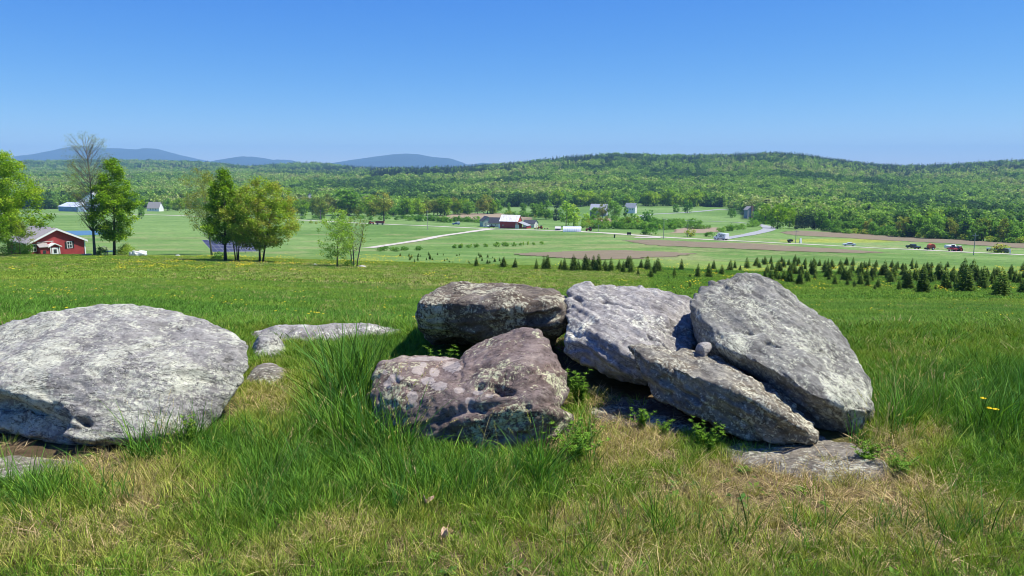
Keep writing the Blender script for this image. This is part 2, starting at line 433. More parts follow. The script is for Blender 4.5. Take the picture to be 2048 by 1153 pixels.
def drape_poly(name, poly, mat, off, step):
    P = [hit(*p) for p in poly]; P = np.array([[p.x, p.y] for p in P])
    lo = P.min(0); hi = P.max(0)
    gx = np.arange(lo[0], hi[0] + step, step); gy = np.arange(lo[1], hi[1] + step, step)
    X, Y = np.meshgrid(gx, gy); m, n = X.shape
    jx = X + 3.5 * fbm2(X * .2, Y * .2, 3, 61).reshape(X.shape); jy = Y + 3.0 * fbm2(X * .2, Y * .2, 3, 62).reshape(X.shape)
    ins = inpoly(jx.ravel(), jy.ravel(), [tuple(p) for p in P]).reshape(m, n)
    keep = ins[:-1, :-1] & ins[1:, 1:] & ins[1:, :-1] & ins[:-1, 1:]
    idx = np.arange(m * n).reshape(m, n)
    Fq = np.stack([idx[:-1, :-1][keep], idx[:-1, 1:][keep], idx[1:, 1:][keep], idx[1:, :-1][keep]], 1)
    used, inv = np.unique(Fq, return_inverse=True)
    V = np.stack([X.ravel(), Y.ravel(), (ground(X, Y) + off).ravel()], 1)[used]
    o = mesh_np(name, V, inv.reshape(Fq.shape), mat, smooth=True)
    tag(o, kind='structure'); return o
def soil(name, a, b):
    q = N(name); co = q.n('ShaderNodeNewGeometry').outputs['Position']
    c = q.ramp(q.noise(q.map(co, (.25, 1.2, 1), (0, 0, .15)), .8, 6, .7), [(.3, a), (.7, b)])
    g = q.noise(co, .9, 6, .75)
    c = q.mix(q.ramp(g, [(.50, 0.0), (.66, .55)]), c, (.19, .22, .08))
    return q.done(q.bsdf(c, .95, .05, q.bump(q.noise(co, 3, 4, .6), .5, .1)))
m_soil = soil('tilled_soil', (.15, .115, .075), (.27, .215, .145))
m_soil2 = soil('pale_soil', (.24, .18, .12), (.38, .29, .20))
q = N('gravel_road'); co = q.n('ShaderNodeNewGeometry').outputs['Position']
m_gravel = q.done(q.bsdf(q.ramp(q.noise(co, .7, 6, .7), [(.3, (.40, .36, .29)), (.7, (.62, .57, .48))]), .9, .1))
q = N('worn_asphalt'); co = q.n('ShaderNodeNewGeometry').outputs['Position']
m_asph = q.done(q.bsdf(q.ramp(q.noise(co, .5, 6, .7), [(.3, (.26, .265, .26)), (.7, (.38, .385, .375))]), .85, .2))
q = N('pond_water'); co = q.n('ShaderNodeNewGeometry').outputs['Position']
m_water = q.done(q.bsdf((.02, .05, .09), .06, .5, q.bump(q.noise(co, 1.5, 3, .5), .06, .05)))

ROAD = [(-60, 428), (300, 430), (590, 440), (640, 443), (720, 447), (790, 450), (850, 452), (930, 456), (1000, 459), (1080, 461), (1150, 463), (1230, 468), (1300, 473.5), (1400, 479), (1500, 484.5), (1600, 489), (1700, 493.5), (1800, 498.5), (1900, 503.5), (2000, 508.5), (2070, 512), (2200, 519)]
_, road_xy = drape_strip('road', ROAD, 6.2, m_gravel, .10)
drape_strip('driveway', [(735, 497), (780, 490.5), (830, 483), (880, 473), (930, 466), (960, 461.5), (985, 459)], 3.4, m_gravel, .16, widths=[3.6, 3.8, 4.2, 4.8, 5.2, 6, 8], step=2)
drape_strip('junction_apron', [(1270, 476), (1300, 476.5), (1325, 476.5)], 9, m_gravel, .22, step=2)
drape_strip('paved_road', [(1440, 480), (1470, 474.5), (1500, 469.5), (1525, 464), (1539, 459.5), (1537, 455), (1522, 450.5), (1505, 448), (1470, 445.3), (1420, 443.2), (1370, 441.5), (1330, 440.5)], 6.5, m_asph, .16, widths=[6, 6, 6.5, 7, 8, 8.5, 7, 5, 3.6, 3.4, 3.2, 3.2], step=3)
drape_strip('farm_track', [(1285, 440), (1278, 436), (1283, 432), (1305, 429), (1340, 427.5), (1375, 425.5), (1410, 422.5), (1432, 420), (1458, 419)], 7, m_asph, .16, step=3)
drape_poly('tilled_field', [(1018, 509), (1120, 504), (1230, 501.5), (1400, 508), (1360, 514), (1270, 519), (1180, 522), (1080, 515)], m_soil, .12, 1.4)
drape_poly('tilled_field', [(1243, 482), (1300, 480), (1420, 485), (1600, 494), (1700, 500), (1790, 506.5), (1700, 507), (1560, 503), (1400, 496), (1290, 491)], m_soil, .12, 1.6)
drape_poly('tilled_field', [(1556, 465), (1590, 461.5), (1700, 467), (1850, 476), (2060, 488), (2200, 496), (2200, 504), (2048, 498), (1900, 488), (1800, 483), (1700, 477), (1580, 471)], m_soil, .12, 2)
drape_poly('fallow_field', [(860, 435), (920, 427), (1000, 427), (1060, 432), (1070, 440), (960, 441), (880, 440)], m_soil2, .15, 3)
drape_poly('fallow_field', [(1178, 437), (1215, 436), (1255, 443), (1248, 449), (1180, 447)], m_soil2, .15, 3)
drape_poly('fallow_field', [(1345, 460), (1380, 455), (1440, 456), (1450, 462), (1420, 467), (1340, 467)], m_soil2, .15, 2)
t = np.linspace(0, 2 * math.pi, 60)[:-1]
rr = 1 + .08 * np.sin(3 * t) + .05 * np.cos(5 * t)
pv = [(0, 0, 0)] + [(POND[2] * 1.12 * a * math.cos(b), POND[3] * 1.12 * a * math.sin(b), 0) for a, b in zip(rr, t)]
b_ = MB(); b_.add(pv, [(0, i, i % 59 + 1) for i in range(1, 60)])
tag(b_.build('pond', m_water, loc=(POND[0], POND[1], POND[4] - .1)), kind='structure')
# ------------------------------------------------------------------ boulders
ROCKPTS = {}
def rock_mat(name, dark, mid, light, lich, lcov=.5, rot=(0, 0, 0), layer=6.0, brown=None, spots=False, lscale=9.0, dkcov=.35, pw=.62, bk=.75):
    q = N(name); co = q.n('ShaderNodeTexCoord').outputs['Object']
    e_ = Vector(rot).normalized().rotation_difference(Vector((0, 0, 1))).to_euler()
    lay = q.map(q.map(co, (1, 1, 1), tuple(e_)), (1.6, 1.6, layer))
    n1 = q.noise(lay, 2.6, 9, .68, .4)
    c = q.ramp(n1, [(.28, dark), (.5, mid), (.72, light)])
    n0 = q.noise(co, 2.2, 5, .6, .3)
    c = q.mix(q.ramp(n0, [(.4, 0.0), (.66, .42)]), c, tuple(a * .62 for a in mid))
    if brown:
        c = q.mix(q.ramp(q.noise(co, 3.4, 6, .65, .6), [(.45, 0.0), (.62, .8)]), c, brown)
    # crusty lichen: fine speckle gathered in patches
    pat = q.noise(co, 3.1, 7, .66, .5); spk = q.noise(co, lscale * 5, 5, .72)
    cov = q.math('ADD', q.math('MULTIPLY', pat, pw), q.math('MULTIPLY', spk, 1.57 - pw))
    m = q.ramp(cov, [(.875 - .12 * lcov, 0.0), (.93 - .12 * lcov, .9)])
    lc = q.mix(q.noise(co, 26, 3, .6), lich, tuple(min(1, a * 1.25) for a in lich))
    c = q.mix(m, c, lc)
    # bluish grey stains and dark specks
    c = q.mix(q.ramp(q.noise(co, 6.5, 8, .75, .2), [(.58, 0.0), (.68, .5)]), c, (.20, .195, .205))
    c = q.mix(1.0, c, q.ramp(q.noise(co, 38, 6, .75), [(.34, (.72, .70, .69)), (.5, (1, 1, 1)), (.66, (1.22, 1.22, 1.2))]), 'MULTIPLY')
    c = q.mix(1.0, c, q.ramp(q.noise(co, 11, 7, .7), [(.36, (.74, .73, .73)), (.62, (1.2, 1.2, 1.17))]), 'MULTIPLY')
    cr1 = q.math('ABSOLUTE', q.math('SUBTRACT', q.noise(lay, 1.7, 5, .6, .9), .5)); cr2 = q.math('ABSOLUTE', q.math('SUBTRACT', q.noise(lay, 4.1, 4, .6, .6), .5))
    ck = q.math('MAXIMUM', q.ramp(cr1, [(0.0, 1.0), (.014, 0.0)]), q.ramp(cr2, [(0.0, .8), (.010, 0.0)]))
    ck = q.math('MULTIPLY', ck, q.ramp(q.noise(co, 2.7, 3, .6), [(.44, 0.0), (.56, 1.0)]))
    c = q.mix(q.math('MULTIPLY', ck, .8), c, tuple(a * .3 for a in dark))
    c = q.mix(q.ramp(q.noise(lay, 17, 6, .7), [(dkcov, .8), (dkcov + .07, 0.0)]), c, tuple(a * .35 for a in dark))
    if spots and 1:
        sa = q.n('ShaderNodeAttribute', attribute_name='spot').outputs['Fac']
        sm = q.ramp(q.math('ADD', sa, q.math('MULTIPLY', q.math('SUBTRACT', q.noise(co, 30, 6, .7), .5), 1.5)), [(.42, 0.0), (.58, .85)])
        c = q.mix(sm, c, q.ramp(q.noise(co, 40, 4, .7), [(.3, (.30, .25, .235)), (.7, (.42, .36, .34))]))
    c = q.mix(1.0, c, (1.24, 1.25, 1.12), 'MULTIPLY')
    hgt = q.math('ADD', q.math('MULTIPLY', q.noise(lay, 9, 10, .74, .3), 1.0), q.math('MULTIPLY', q.noise(co, 55, 7, .8), .5))
    hgt = q.math('SUBTRACT', hgt, q.math('MULTIPLY', ck, .35))
    b = q.bump(hgt, bk, .03)
    b = q.bump(cov, .3, .006, b)
    return q.done(q.bsdf(c, .88, .18, b))

def make_rock(name, hulls, mat, label, cat='boulder', voxel=.0095, smooth=3, big=.03, lay=.012, fine=.006, axis=(0, 0, 1), lfreq=14, seed=1, dents=(), group=None, lumps=0.0, spots=()):
    parts = []
    for pts in hulls:
        bm = bmesh.new()
        for p in pts: bm.verts.new(p if isinstance(p, Vector) else W(*p))
        r = bmesh.ops.convex_hull(bm, input=bm.verts)
        bmesh.ops.delete(bm, geom=[g for g in r['geom_interior'] if isinstance(g, bmesh.types.BMVert)], context='VERTS')
        parts.append(bm)
    me = bpy.data.meshes.new('h'); bm = bmesh.new()
    for b in parts:
        t = bpy.data.meshes.new('t'); b.to_mesh(t); bm.from_mesh(t); bpy.data.meshes.remove(t)
    bmesh.ops.recalc_face_normals(bm, faces=bm.faces)
    bm.to_mesh(me); bm.free()
    o = bpy.data.objects.new('tmp', me); COL.objects.link(o)
    md = o.modifiers.new('r', 'REMESH'); md.mode = 'VOXEL'; md.voxel_size = voxel; md.adaptivity = 0
    dg = bpy.context.evaluated_depsgraph_get(); ev = o.evaluated_get(dg)
    m2 = bpy.data.meshes.new_from_object(ev)
    bpy.data.objects.remove(o); bpy.data.meshes.remove(me)
    n = len(m2.vertices); V = np.zeros(n * 3, np.float32); m2.vertices.foreach_get('co', V); V = V.reshape(-1, 3).astype(float)
    E = np.zeros(len(m2.edges) * 2, np.int32); m2.edges.foreach_get('vertices', E); E = E.reshape(-1, 2)
    deg = np.bincount(E.ravel(), minlength=n).astype(float)[:, None]
    def lap(V, k):
        for _ in range(k):
            A = np.stack([np.bincount(E[:, 0], V[E[:, 1], c], n) + np.bincount(E[:, 1], V[E[:, 0], c], n) for c in range(3)], 1)
            V = V * .4 + .6 * A / deg
        return V
    V = lap(V, smooth)
    def normals(V):
        m2.vertices.foreach_set('co', V.astype(np.float32).ravel()); m2.update()
        Nn = np.zeros(n * 3, np.float32); m2.vertices.foreach_get('normal', Nn); return Nn.reshape(-1, 3).astype(float)
    Nn = normals(V)
    a = Vector(axis).normalized(); bx = a.orthogonal().normalized(); by = a.cross(bx)
    M = np.array([bx, by, a])
    L = V @ M.T
    d = big * fbm(V * 2.6, 4, seed) + lumps * fbm(V * 6.5, 3, seed + 3)
    # broken ledges across the grain
    h = L[:, 2] * lfreq + 1.6 * fbm(V * 2.2, 3, seed + 11) + .5 * fbm(V * 9, 2, seed + 12)
    fr = h - np.floor(h)
    ledge = np.minimum(fr / .8, (1 - fr) / .2)
    amp = sstep(-.25, .35, fbm(V * 1.9, 3, seed + 17))
    d += lay * (ledge - .5) * (.35 + amp)
    st = fbm(np.stack([L[:, 0] * 1.7, L[:, 1] * 1.7, L[:, 2] * lfreq * 2.6], 1), 4, seed + 5)
    d += lay * 1.3 * st
    rid = np.abs(fbm(np.stack([L[:, 0] * 1.8, L[:, 1] * 1.8, L[:, 2] * lfreq * .5], 1) + 3, 3, seed + 23))
    d -= lay * (1 - sstep(0, .06, rid)) * sstep(-.1, .3, fbm(V * 1.5, 2, seed + 29))
    tq = fbm(V * 2.9 + 5.5, 4, seed + 41) * 5; fq = tq - np.floor(tq)
    d += lay * 2.6 * ((np.floor(tq) + sstep(.0, .22, fq)) / 5 - tq / 5 * .4)
    tq = fbm(np.stack([L[:, 0] * 5, L[:, 1] * 5, L[:, 2] * 9], 1) + 9.5, 3, seed + 43) * 4; fq = tq - np.floor(tq)
    d += lay * 1.1 * ((np.floor(tq) + sstep(.0, .25, fq)) / 4 - tq / 4 * .5)
    d += fine * fbm(V * 34, 3, seed + 8)
    for (p0, p1, rad, dep) in dents:
        A = np.array(W(*p0)); B = np.array(W(*p1)); AB = B - A
        Q = V + .03 * np.stack([fbm(V * 12, 2, seed + 31), fbm(V * 12, 2, seed + 32), fbm(V * 12, 2, seed + 33)], 1)
        t = np.clip(((Q - A) @ AB) / (AB @ AB), 0, 1)
        ds = np.linalg.norm(Q - (A + t[:, None] * AB), axis=1)
        d -= dep * (1 - sstep(.35 * rad, rad, ds))
    V = V + Nn * d[:, None]
    V = lap(V, 1)
    if spots:      # round lichen rosettes, each at its own place on the stone
        Nn = normals(V); qx, qy = proj(V[:, 0], V[:, 1], V[:, 2]); face = (Nn * (np.array([0, 0, EYE]) - V)).sum(1) > 0
        sp_ = np.zeros(n)
        for (sx_, sy_, rx_, ry_) in spots:
            dd_ = np.sqrt(((qx - sx_) / rx_) ** 2 + ((qy - sy_) / ry_) ** 2)
            sp_ = np.maximum(sp_, np.clip(1.5 - dd_, 0, 1) * face)
        a_ = m2.attributes.new('spot', 'FLOAT', 'POINT'); a_.data.foreach_set('value', sp_.astype(np.float32))
    cen = Vector((float(V[:, 0].mean()), float(V[:, 1].mean()), float(ground(V[:, 0].mean(), V[:, 1].mean()))))
    V = V - np.array(cen)[None, :]
    m2.vertices.foreach_set('co', V.astype(np.float32).ravel())
    m2.polygons.foreach_set('use_smooth', [True] * len(m2.polygons)); m2.update()
    m2.materials.clear(); m2.materials.append(mat); m2.name = name
    o = bpy.data.objects.new(name, m2); COL.objects.link(o); o.location = cen
    tag(o, label, cat, group)
    Z = V[:, 2]; sel = V[Z < .22][:, :2] + np.array(cen)[None, :2]
    ROCKPTS[o.name] = sel
    return o
mA = rock_mat('grey_lichen_stone', (.13, .125, .12), (.265, .25, .25), (.38, .365, .355), (.40, .395, .34), .95, (.1, .4, .9), 4, pw=.86)
mB = rock_mat('brown_lichen_stone', (.045, .036, .032), (.135, .11, .095), (.26, .22, .19), (.38, .36, .28), .6, (-.15, .2, 1), 3.5, brown=(.10, .07, .05), pw=.85)
mC = rock_mat('purple_brown_stone', (.075, .056, .052), (.205, .155, .148), (.33, .27, .25), (.44, .43, .29), .40, (-.3, .3, 1), 3.5, brown=(.15, .10, .085), spots=True, pw=.85)
mD = rock_mat('pale_schist', (.11, .10, .10), (.27, .25, .25), (.38, .36, .355), (.46, .45, .40), .22, (.45, .1, .85), 9, bk=.5, pw=.8)
mE = rock_mat('blue_grey_schist', (.10, .095, .088), (.245, .235, .22), (.36, .345, .325), (.45, .445, .37), .5, (.7, .1, .65), 8, bk=.8, pw=.8)
mF = rock_mat('dark_schist', (.09, .08, .07), (.225, .205, .18), (.38, .355, .31), (.46, .44, .36), .45, (.45, .1, .84), 8, brown=(.17, .13, .09))
mL = rock_mat('flaky_bedrock', (.09, .078, .065), (.21, .185, .16), (.34, .31, .28), (.40, .39, .33), .45, (-.12, .25, 1), 12)

A = [(0, 668, 5.2), (60, 640, 5.35), (130, 618, 5.45), (200, 606, 5.5), (270, 610, 5.5), (350, 626, 5.45), (420, 645, 5.35), (472, 670, 5.2), (497, 692, 5.02),
     (498, 726, 4.85), (484, 778, 4.7), (444, 838, 4.55), (392, 882, 4.4), (330, 868, 4.22), (250, 880, 4.13), (165, 882, 4.08), (100, 826, 4.2), (0, 780, 4.3), (200, 740, 4.38), (350, 730, 4.52), (50, 735, 4.42),
     (-120, 690, 5.1), (-250, 740, 4.8), (-270, 790, 4.6), (-150, 772, 4.5), (165, 900, 4.30), (300, 896, 4.32), (380, 890, 4.45), (70, 868, 4.55), (0, 838, 4.8), (-150, 838, 4.95), (200, 880, 5.0),
     (400, 800, 5.3), (-100, 800, 5.4), (200, 640, 6.2), (400, 672, 6.0), (0, 690, 6.0)]
make_rock('boulder', [A], mA, 'largest whale-backed pale grey boulder, cut off by the left edge, undercut at its foot', seed=3, smooth=40, big=.035, lay=.012, axis=(.25, .35, 1), lfreq=9, lumps=.008,
          dents=[((332, 645, 5.1), (352, 662, 5.05), .025, .05), ((355, 645, 5.15), (362, 652, 5.15), .02, .04), ((-80, 812, 4.3), (115, 850, 4.2), .13, .13), ((110, 822, 4.15), (160, 838, 4.15), .03, .045), ((170, 838, 4.15), (230, 845, 4.1), .04, .05), ((440, 730, 4.75), (490, 705, 4.85), .02, .025)])
B = [(838, 602, 6.3), (850, 587, 6.45), (872, 571, 6.6), (905, 563, 6.7), (960, 562, 6.72), (1040, 569, 6.7), (1108, 580, 6.6), (1140, 592, 6.4), (1153, 617, 6.15), (1148, 642, 5.95),
     (846, 610, 6.02), (900, 596, 6.0), (950, 604, 5.88), (1000, 612, 5.82), (1060, 602, 5.85), (1105, 602, 5.85), (1138, 640, 5.85), (1115, 655, 5.85), (834, 642, 6.2), (850, 656, 6.2),
     (930, 668, 6.0), (1000, 670, 5.95), (1090, 700, 6.15), (860, 590, 7.3), (1100, 600, 7.3), (1000, 600, 7.4), (900, 692, 6.9), (1100, 692, 6.9), (860, 685, 6.6)]
make_rock('boulder', [B], mB, 'brown and buff boulder with a flat lichened top, behind the purple-brown one', seed=11, smooth=70, big=.05, lay=.012, axis=(-.15, .2, 1), lfreq=8, lumps=.02,
          dents=[((1060, 640, 5.85), (1130, 625, 5.85), .06, .05), ((860, 672, 6.2), (1040, 690, 6.0), .05, .06)])
C1 = [(748, 742, 4.8), (762, 724, 4.9), (800, 714, 5.0), (860, 713, 5.05), (930, 722, 5.1), (745, 790, 4.6), (750, 835, 4.5), (780, 865, 4.4), (850, 895, 4.25), (900, 905, 4.2), (820, 762, 4.5),
      (900, 768, 4.38), (800, 805, 4.38), (930, 800, 4.25), (780, 760, 5.4), (900, 750, 5.5), (850, 850, 5.2), (960, 780, 5.3), (840, 925, 4.4)]
C2 = [(918, 717, 4.9), (960, 685, 4.95), (1010, 663, 4.95), (1053, 656, 4.9), (1082, 661, 4.83), (1104, 693, 4.68), (1131, 742, 4.55), (1138, 775, 4.46), (1133, 800, 4.42), (1040, 745, 4.32),
      (1000, 790, 4.18), (1060, 800, 4.16), (950, 815, 4.18), (1000, 880, 4.15), (1080, 870, 4.17), (930, 880, 4.2), (1020, 880, 4.9), (960, 755, 4.38), (1095, 790, 4.22), (920, 800, 4.28), (1060, 700, 5.4), (960, 720, 5.5), (1100, 760, 5.2), (1000, 850, 5.1)]
C3 = [(950, 830, 4.15), (1020, 815, 4.12), (1100, 815, 4.15), (1140, 822, 4.35), (1147, 835, 4.35), (1141, 856, 4.35), (1112, 884, 4.32), (1060, 905, 4.2), (1000, 912, 4.16), (940, 900, 4.2), (900, 880, 4.25), (900, 840, 4.2),
      (1100, 830, 5.0), (950, 860, 5.0), (1090, 890, 4.6), (960, 930, 4.35)]
C4 = [(860, 740, 4.8), (980, 700, 4.75), (860, 780, 4.42), (1000, 790, 4.2), (870, 870, 4.25), (1000, 870, 4.2), (900, 800, 5.2), (1000, 760, 5.2), (940, 880, 4.25)]
make_rock('boulder', [C1, C2, C3, C4], mC, 'purple-brown boulder of two humps with round pink lichen spots, standing in tall grass', seed=21, smooth=22, big=.03, lay=.010, axis=(-.3, .3, 1), lfreq=10, fine=.008, lumps=.012,
          spots=[(836, 741, 12, 9), (847, 730, 7, 6), (869, 745, 11, 9), (905, 734, 19, 11), (856, 762, 14, 8), (878, 773, 18, 8), (791, 757, 15, 8), (918, 781, 10, 6), (955, 786, 11, 5), (940, 802, 10, 7), (825, 792, 11, 11), (775, 769, 8, 7), (825, 808, 10, 8), (978, 792, 9, 4), (860, 718, 46, 4), (770, 745, 6, 5)],
          dents=[((950, 768, 4.28), (1030, 788, 4.15), .045, .07), ((935, 812, 4.2), (960, 826, 4.15), .03, .025), ((1060, 812, 4.13), (1140, 818, 4.38), .02, .035), ((925, 720, 4.75), (925, 760, 4.45), .02, .018), ((905, 760, 4.4), (960, 770, 4.3), .03, .03), ((1040, 868, 4.15), (1130, 850, 4.35), .02, .03)])
D = [(1140, 583, 6.3), (1163, 571, 6.4), (1240, 575, 6.45), (1290, 579, 6.4), (1330, 590, 6.3), (1378, 598, 6.2), (1150, 612, 6.0), (1140, 642, 5.75), (1130, 670, 5.55), (1135, 694, 5.45),
     (1160, 722, 5.35), (1200, 746, 5.27), (1240, 766, 5.22), (1290, 778, 5.17), (1305, 740, 5.0), (1250, 702, 5.12), (1200, 670, 5.3), (1230, 620, 5.75), (1330, 640, 5.6), (1380, 700, 5.4), (1392, 640, 5.9),
     (1150, 640, 7), (1370, 640, 7), (1180, 700, 6.3), (1350, 720, 6.2), (1290, 765, 5.8), (1200, 740, 6.2), (1400, 645, 6.1), (1405, 690, 5.75)]
make_rock('boulder', [D], mD, 'smooth pale lilac-grey boulder wedged between the brown boulder and the tallest slab', seed=32, smooth=30, big=.05, lay=.02, axis=(.45, .1, .85), lfreq=11, lumps=.004, fine=.003,
          dents=[((1200, 598, 5.95), (1262, 618, 5.8), .03, .06), ((1300, 668, 5.35), (1360, 700, 5.3), .02, .04), ((1190, 700, 5.2), (1260, 740, 5.1), .02, .025), ((1150, 600, 6.1), (1165, 612, 6.0), .03, .05), ((1150, 660, 5.5), (1230, 690, 5.25), .02, .02)])
E = [(1373, 602, 5.6), (1395, 580, 5.8), (1420, 562, 5.95), (1450, 551, 6.0), (1490, 547, 6.05), (1530, 556, 6.0), (1580, 582, 5.85), (1630, 618, 5.65), (1670, 656, 5.45), (1710, 711, 5.15), (1740, 762, 4.9),
     (1756, 806, 4.65), (1752, 838, 4.6), (1748, 822, 4.42), (1687, 812, 4.3), (1630, 792, 4.33), (1573, 746, 4.5), (1500, 718, 4.68), (1438, 690, 4.95), (1415, 646, 5.2), (1377, 622, 5.55), (1600, 700, 4.75),
     (1725, 866, 4.6), (1700, 878, 4.5), (1650, 873, 4.58), (1560, 815, 4.9), (1470, 748, 5.3), (1430, 715, 5.5), (1382, 655, 5.65), (1398, 692, 5.45), (1700, 800, 5.5), (1500, 700, 6.6), (1600, 720, 6.2), (1420, 640, 6.4), (1650, 840, 5.1)]
make_rock('boulder', [E], mE, 'tallest grey slab at the right end, leaning down to the right, crusted with lichen', seed=43, smooth=8, big=.045, lay=.018, axis=(.7, .1, .65), lfreq=10, lumps=.008, fine=.004,
          dents=[((1470, 660, 5.05), (1530, 672, 5.0), .03, .035), ((1540, 690, 4.85), (1560, 705, 4.8), .035, .05), ((1440, 565, 5.95), (1500, 570, 5.95), .02, .03), ((1450, 602, 5.55), (1490, 600, 5.6), .02, .035), ((1610, 640, 5.35), (1680, 740, 4.85), .02, .03), ((1640, 700, 4.95), (1700, 780, 4.6), .018, .025), ((1690, 800, 4.35), (1730, 812, 4.4), .04, .04), ((1560, 740, 4.55), (1640, 790, 4.35), .03, .02)])
Fp = [(1255, 693, 5.0), (1290, 697, 5.05), (1340, 695, 5.15), (1385, 701, 5.15), (1450, 735, 4.95), (1500, 762, 4.8), (1550, 781, 4.68), (1600, 816, 4.5), (1626, 846, 4.35), (1638, 876, 4.22), (1630, 890, 4.18),
      (1560, 889, 4.2), (1500, 879, 4.25), (1440, 857, 4.33), (1380, 824, 4.48), (1310, 792, 4.72), (1274, 732, 4.88), (1300, 722, 4.75), (1380, 748, 4.5), (1450, 778, 4.3), (1530, 806, 4.14), (1600, 856, 4.08),
      (1400, 790, 5.2), (1550, 865, 4.7), (1310, 775, 5.2), (1600, 892, 4.4)]
make_rock('boulder', [Fp], mF, 'long low wedge-shaped slab lying across the front of the tallest slab', seed=52, big=.035, lay=.022, axis=(.45, .1, .84), lfreq=11, lumps=.034,
          dents=[((1450, 820, 4.25), (1500, 860, 4.2), .05, .04), ((1385, 715, 5.0), (1380, 735, 4.85), .025, .035), ((1530, 830, 4.12), (1570, 870, 4.15), .04, .03), ((1330, 760, 4.65), (1400, 800, 4.45), .04, .03), ((1480, 795, 4.22), (1540, 830, 4.12), .03, .025)])
make_rock('stone', [[(1388, 704, 5.05), (1392, 688, 5.05), (1408, 682, 5.06), (1424, 686, 5.04), (1426, 700, 5.0), (1410, 716, 4.95), (1395, 715, 5.0), (1410, 705, 5.2), (1405, 690, 4.95)]], mD,
          'small angular stone wedged in the crack above the long low slab', 'stone', voxel=.008, big=.01, lay=.004, seed=61, lfreq=20, smooth=4)
def lowrock(label, outline, h, mat, seed, name='bedrock_ledge', cat='bedrock', voxel=.016, top=.6, **k):
    pts = []
    cx = sum(p[0] for p in outline) / len(outline); cy = sum(p[1] for p in outline) / len(outline)
    for (px, py) in outline:
        g = hit(px, py); pts.append(Vector((g.x, g.y, g.z - .12))); pts.append(Vector((g.x, g.y, g.z + .005)))
        g2 = hit(cx + (px - cx) * top, cy + (py - cy) * top); pts.append(Vector((g2.x, g2.y, g2.z + h)))
    return make_rock(name, [pts], mat, label, cat, voxel=voxel, big=k.get('big', .02), lay=k.get('lay', .01), seed=seed, lfreq=k.get('lfreq', 22), smooth=4, axis=k.get('axis', (-.12, .25, 1)))
lowrock('long low pale bedrock ledge between the two halves of the boulder group', [(498, 668), (560, 660), (640, 662), (700, 656), (760, 656), (812, 664), (800, 676), (720, 684), (640, 685), (560, 690), (500, 678)], .10, mD, 71, big=.05)
lowrock('flaky grey bedrock in front of the wedge-shaped slab and under its tip', [(1440, 905), (1500, 880), (1640, 870), (1720, 890), (1770, 925), (1790, 950), (1740, 972), (1640, 968), (1540, 948), (1470, 930)], .03, mL, 72)
lowrock('brown bedrock under the smooth pale boulder, half hidden by weeds', [(1170, 815), (1200, 790), (1330, 800), (1400, 850), (1390, 870), (1280, 858), (1190, 845)], .012, mB, 73)
lowrock('flat rubble-strewn bedrock in the shade under the largest boulder', [(-90, 975), (-80, 915), (60, 918), (140, 912), (165, 925), (150, 950), (90, 965), (0, 975)], .015, mL, 74)
lowrock('small round pale stone beside the largest boulder', [(500, 700), (520, 685), (555, 683), (575, 698), (570, 712), (540, 720), (505, 715)], .13, mA, 75, 'stone', 'stone', .012, .5, lay=.004)
lowrock('flat pale stone lying in the grass nearest the right end of the largest boulder', [(492, 765), (505, 745), (540, 735), (572, 745), (568, 765), (530, 775)], .06, mL, 76, 'stone', 'stone', .01, .6, lay=.005)
make_rock('stone', [[(1075, 930, 4.15), (1085, 905, 4.2), (1105, 888, 4.25), (1122, 895, 4.22), (1130, 925, 4.1), (1118, 945, 4.02), (1085, 945, 4.02), (1100, 925, 4.4)]],
          rock_mat('tan_stone', (.12, .09, .06), (.26, .20, .14), (.36, .29, .21), (.3, .28, .2), .2), 'small tan stone propping the right end of the purple-brown boulder', 'stone', voxel=.008, big=.01, lay=.004, seed=81, smooth=3)
# ------------------------------------------------------------------ scattering of what nobody could count
def leafy(name, stops, attr='tint', atype='INSTANCER', var=.35, trans=.35, rough=.55, spec=.12, vattr='sh', orand=0.0):
    q = N(name)
    t = q.n('ShaderNodeAttribute', attribute_name=attr, attribute_type=atype).outputs['Fac']
    s = q.n('ShaderNodeAttribute', attribute_name=vattr, attribute_type='GEOMETRY').outputs['Fac']
    if orand: t = q.math('ADD', t, q.math('MULTIPLY', q.math('SUBTRACT', q.n('ShaderNodeObjectInfo').outputs['Random'], .5), orand))
    c = q.ramp(t, stops)
    k = q.ramp(s, [(0, (1 - var, 1 - var, 1 - var)), (1, (1 + var, 1 + var * .9, 1 + var * .6))])
    c = q.mix(1.0, c, k, 'MULTIPLY')
    p = q.bsdf(c, rough, spec)
    tr = q.n('ShaderNodeBsdfTranslucent', {'Color': q.mix(1.0, c, (1.15, 1.25, .6), 'MULTIPLY')}).outputs[0]
    return q.done(q.n('ShaderNodeMixShader', {0: trans, 1: p, 2: tr}).outputs[0])
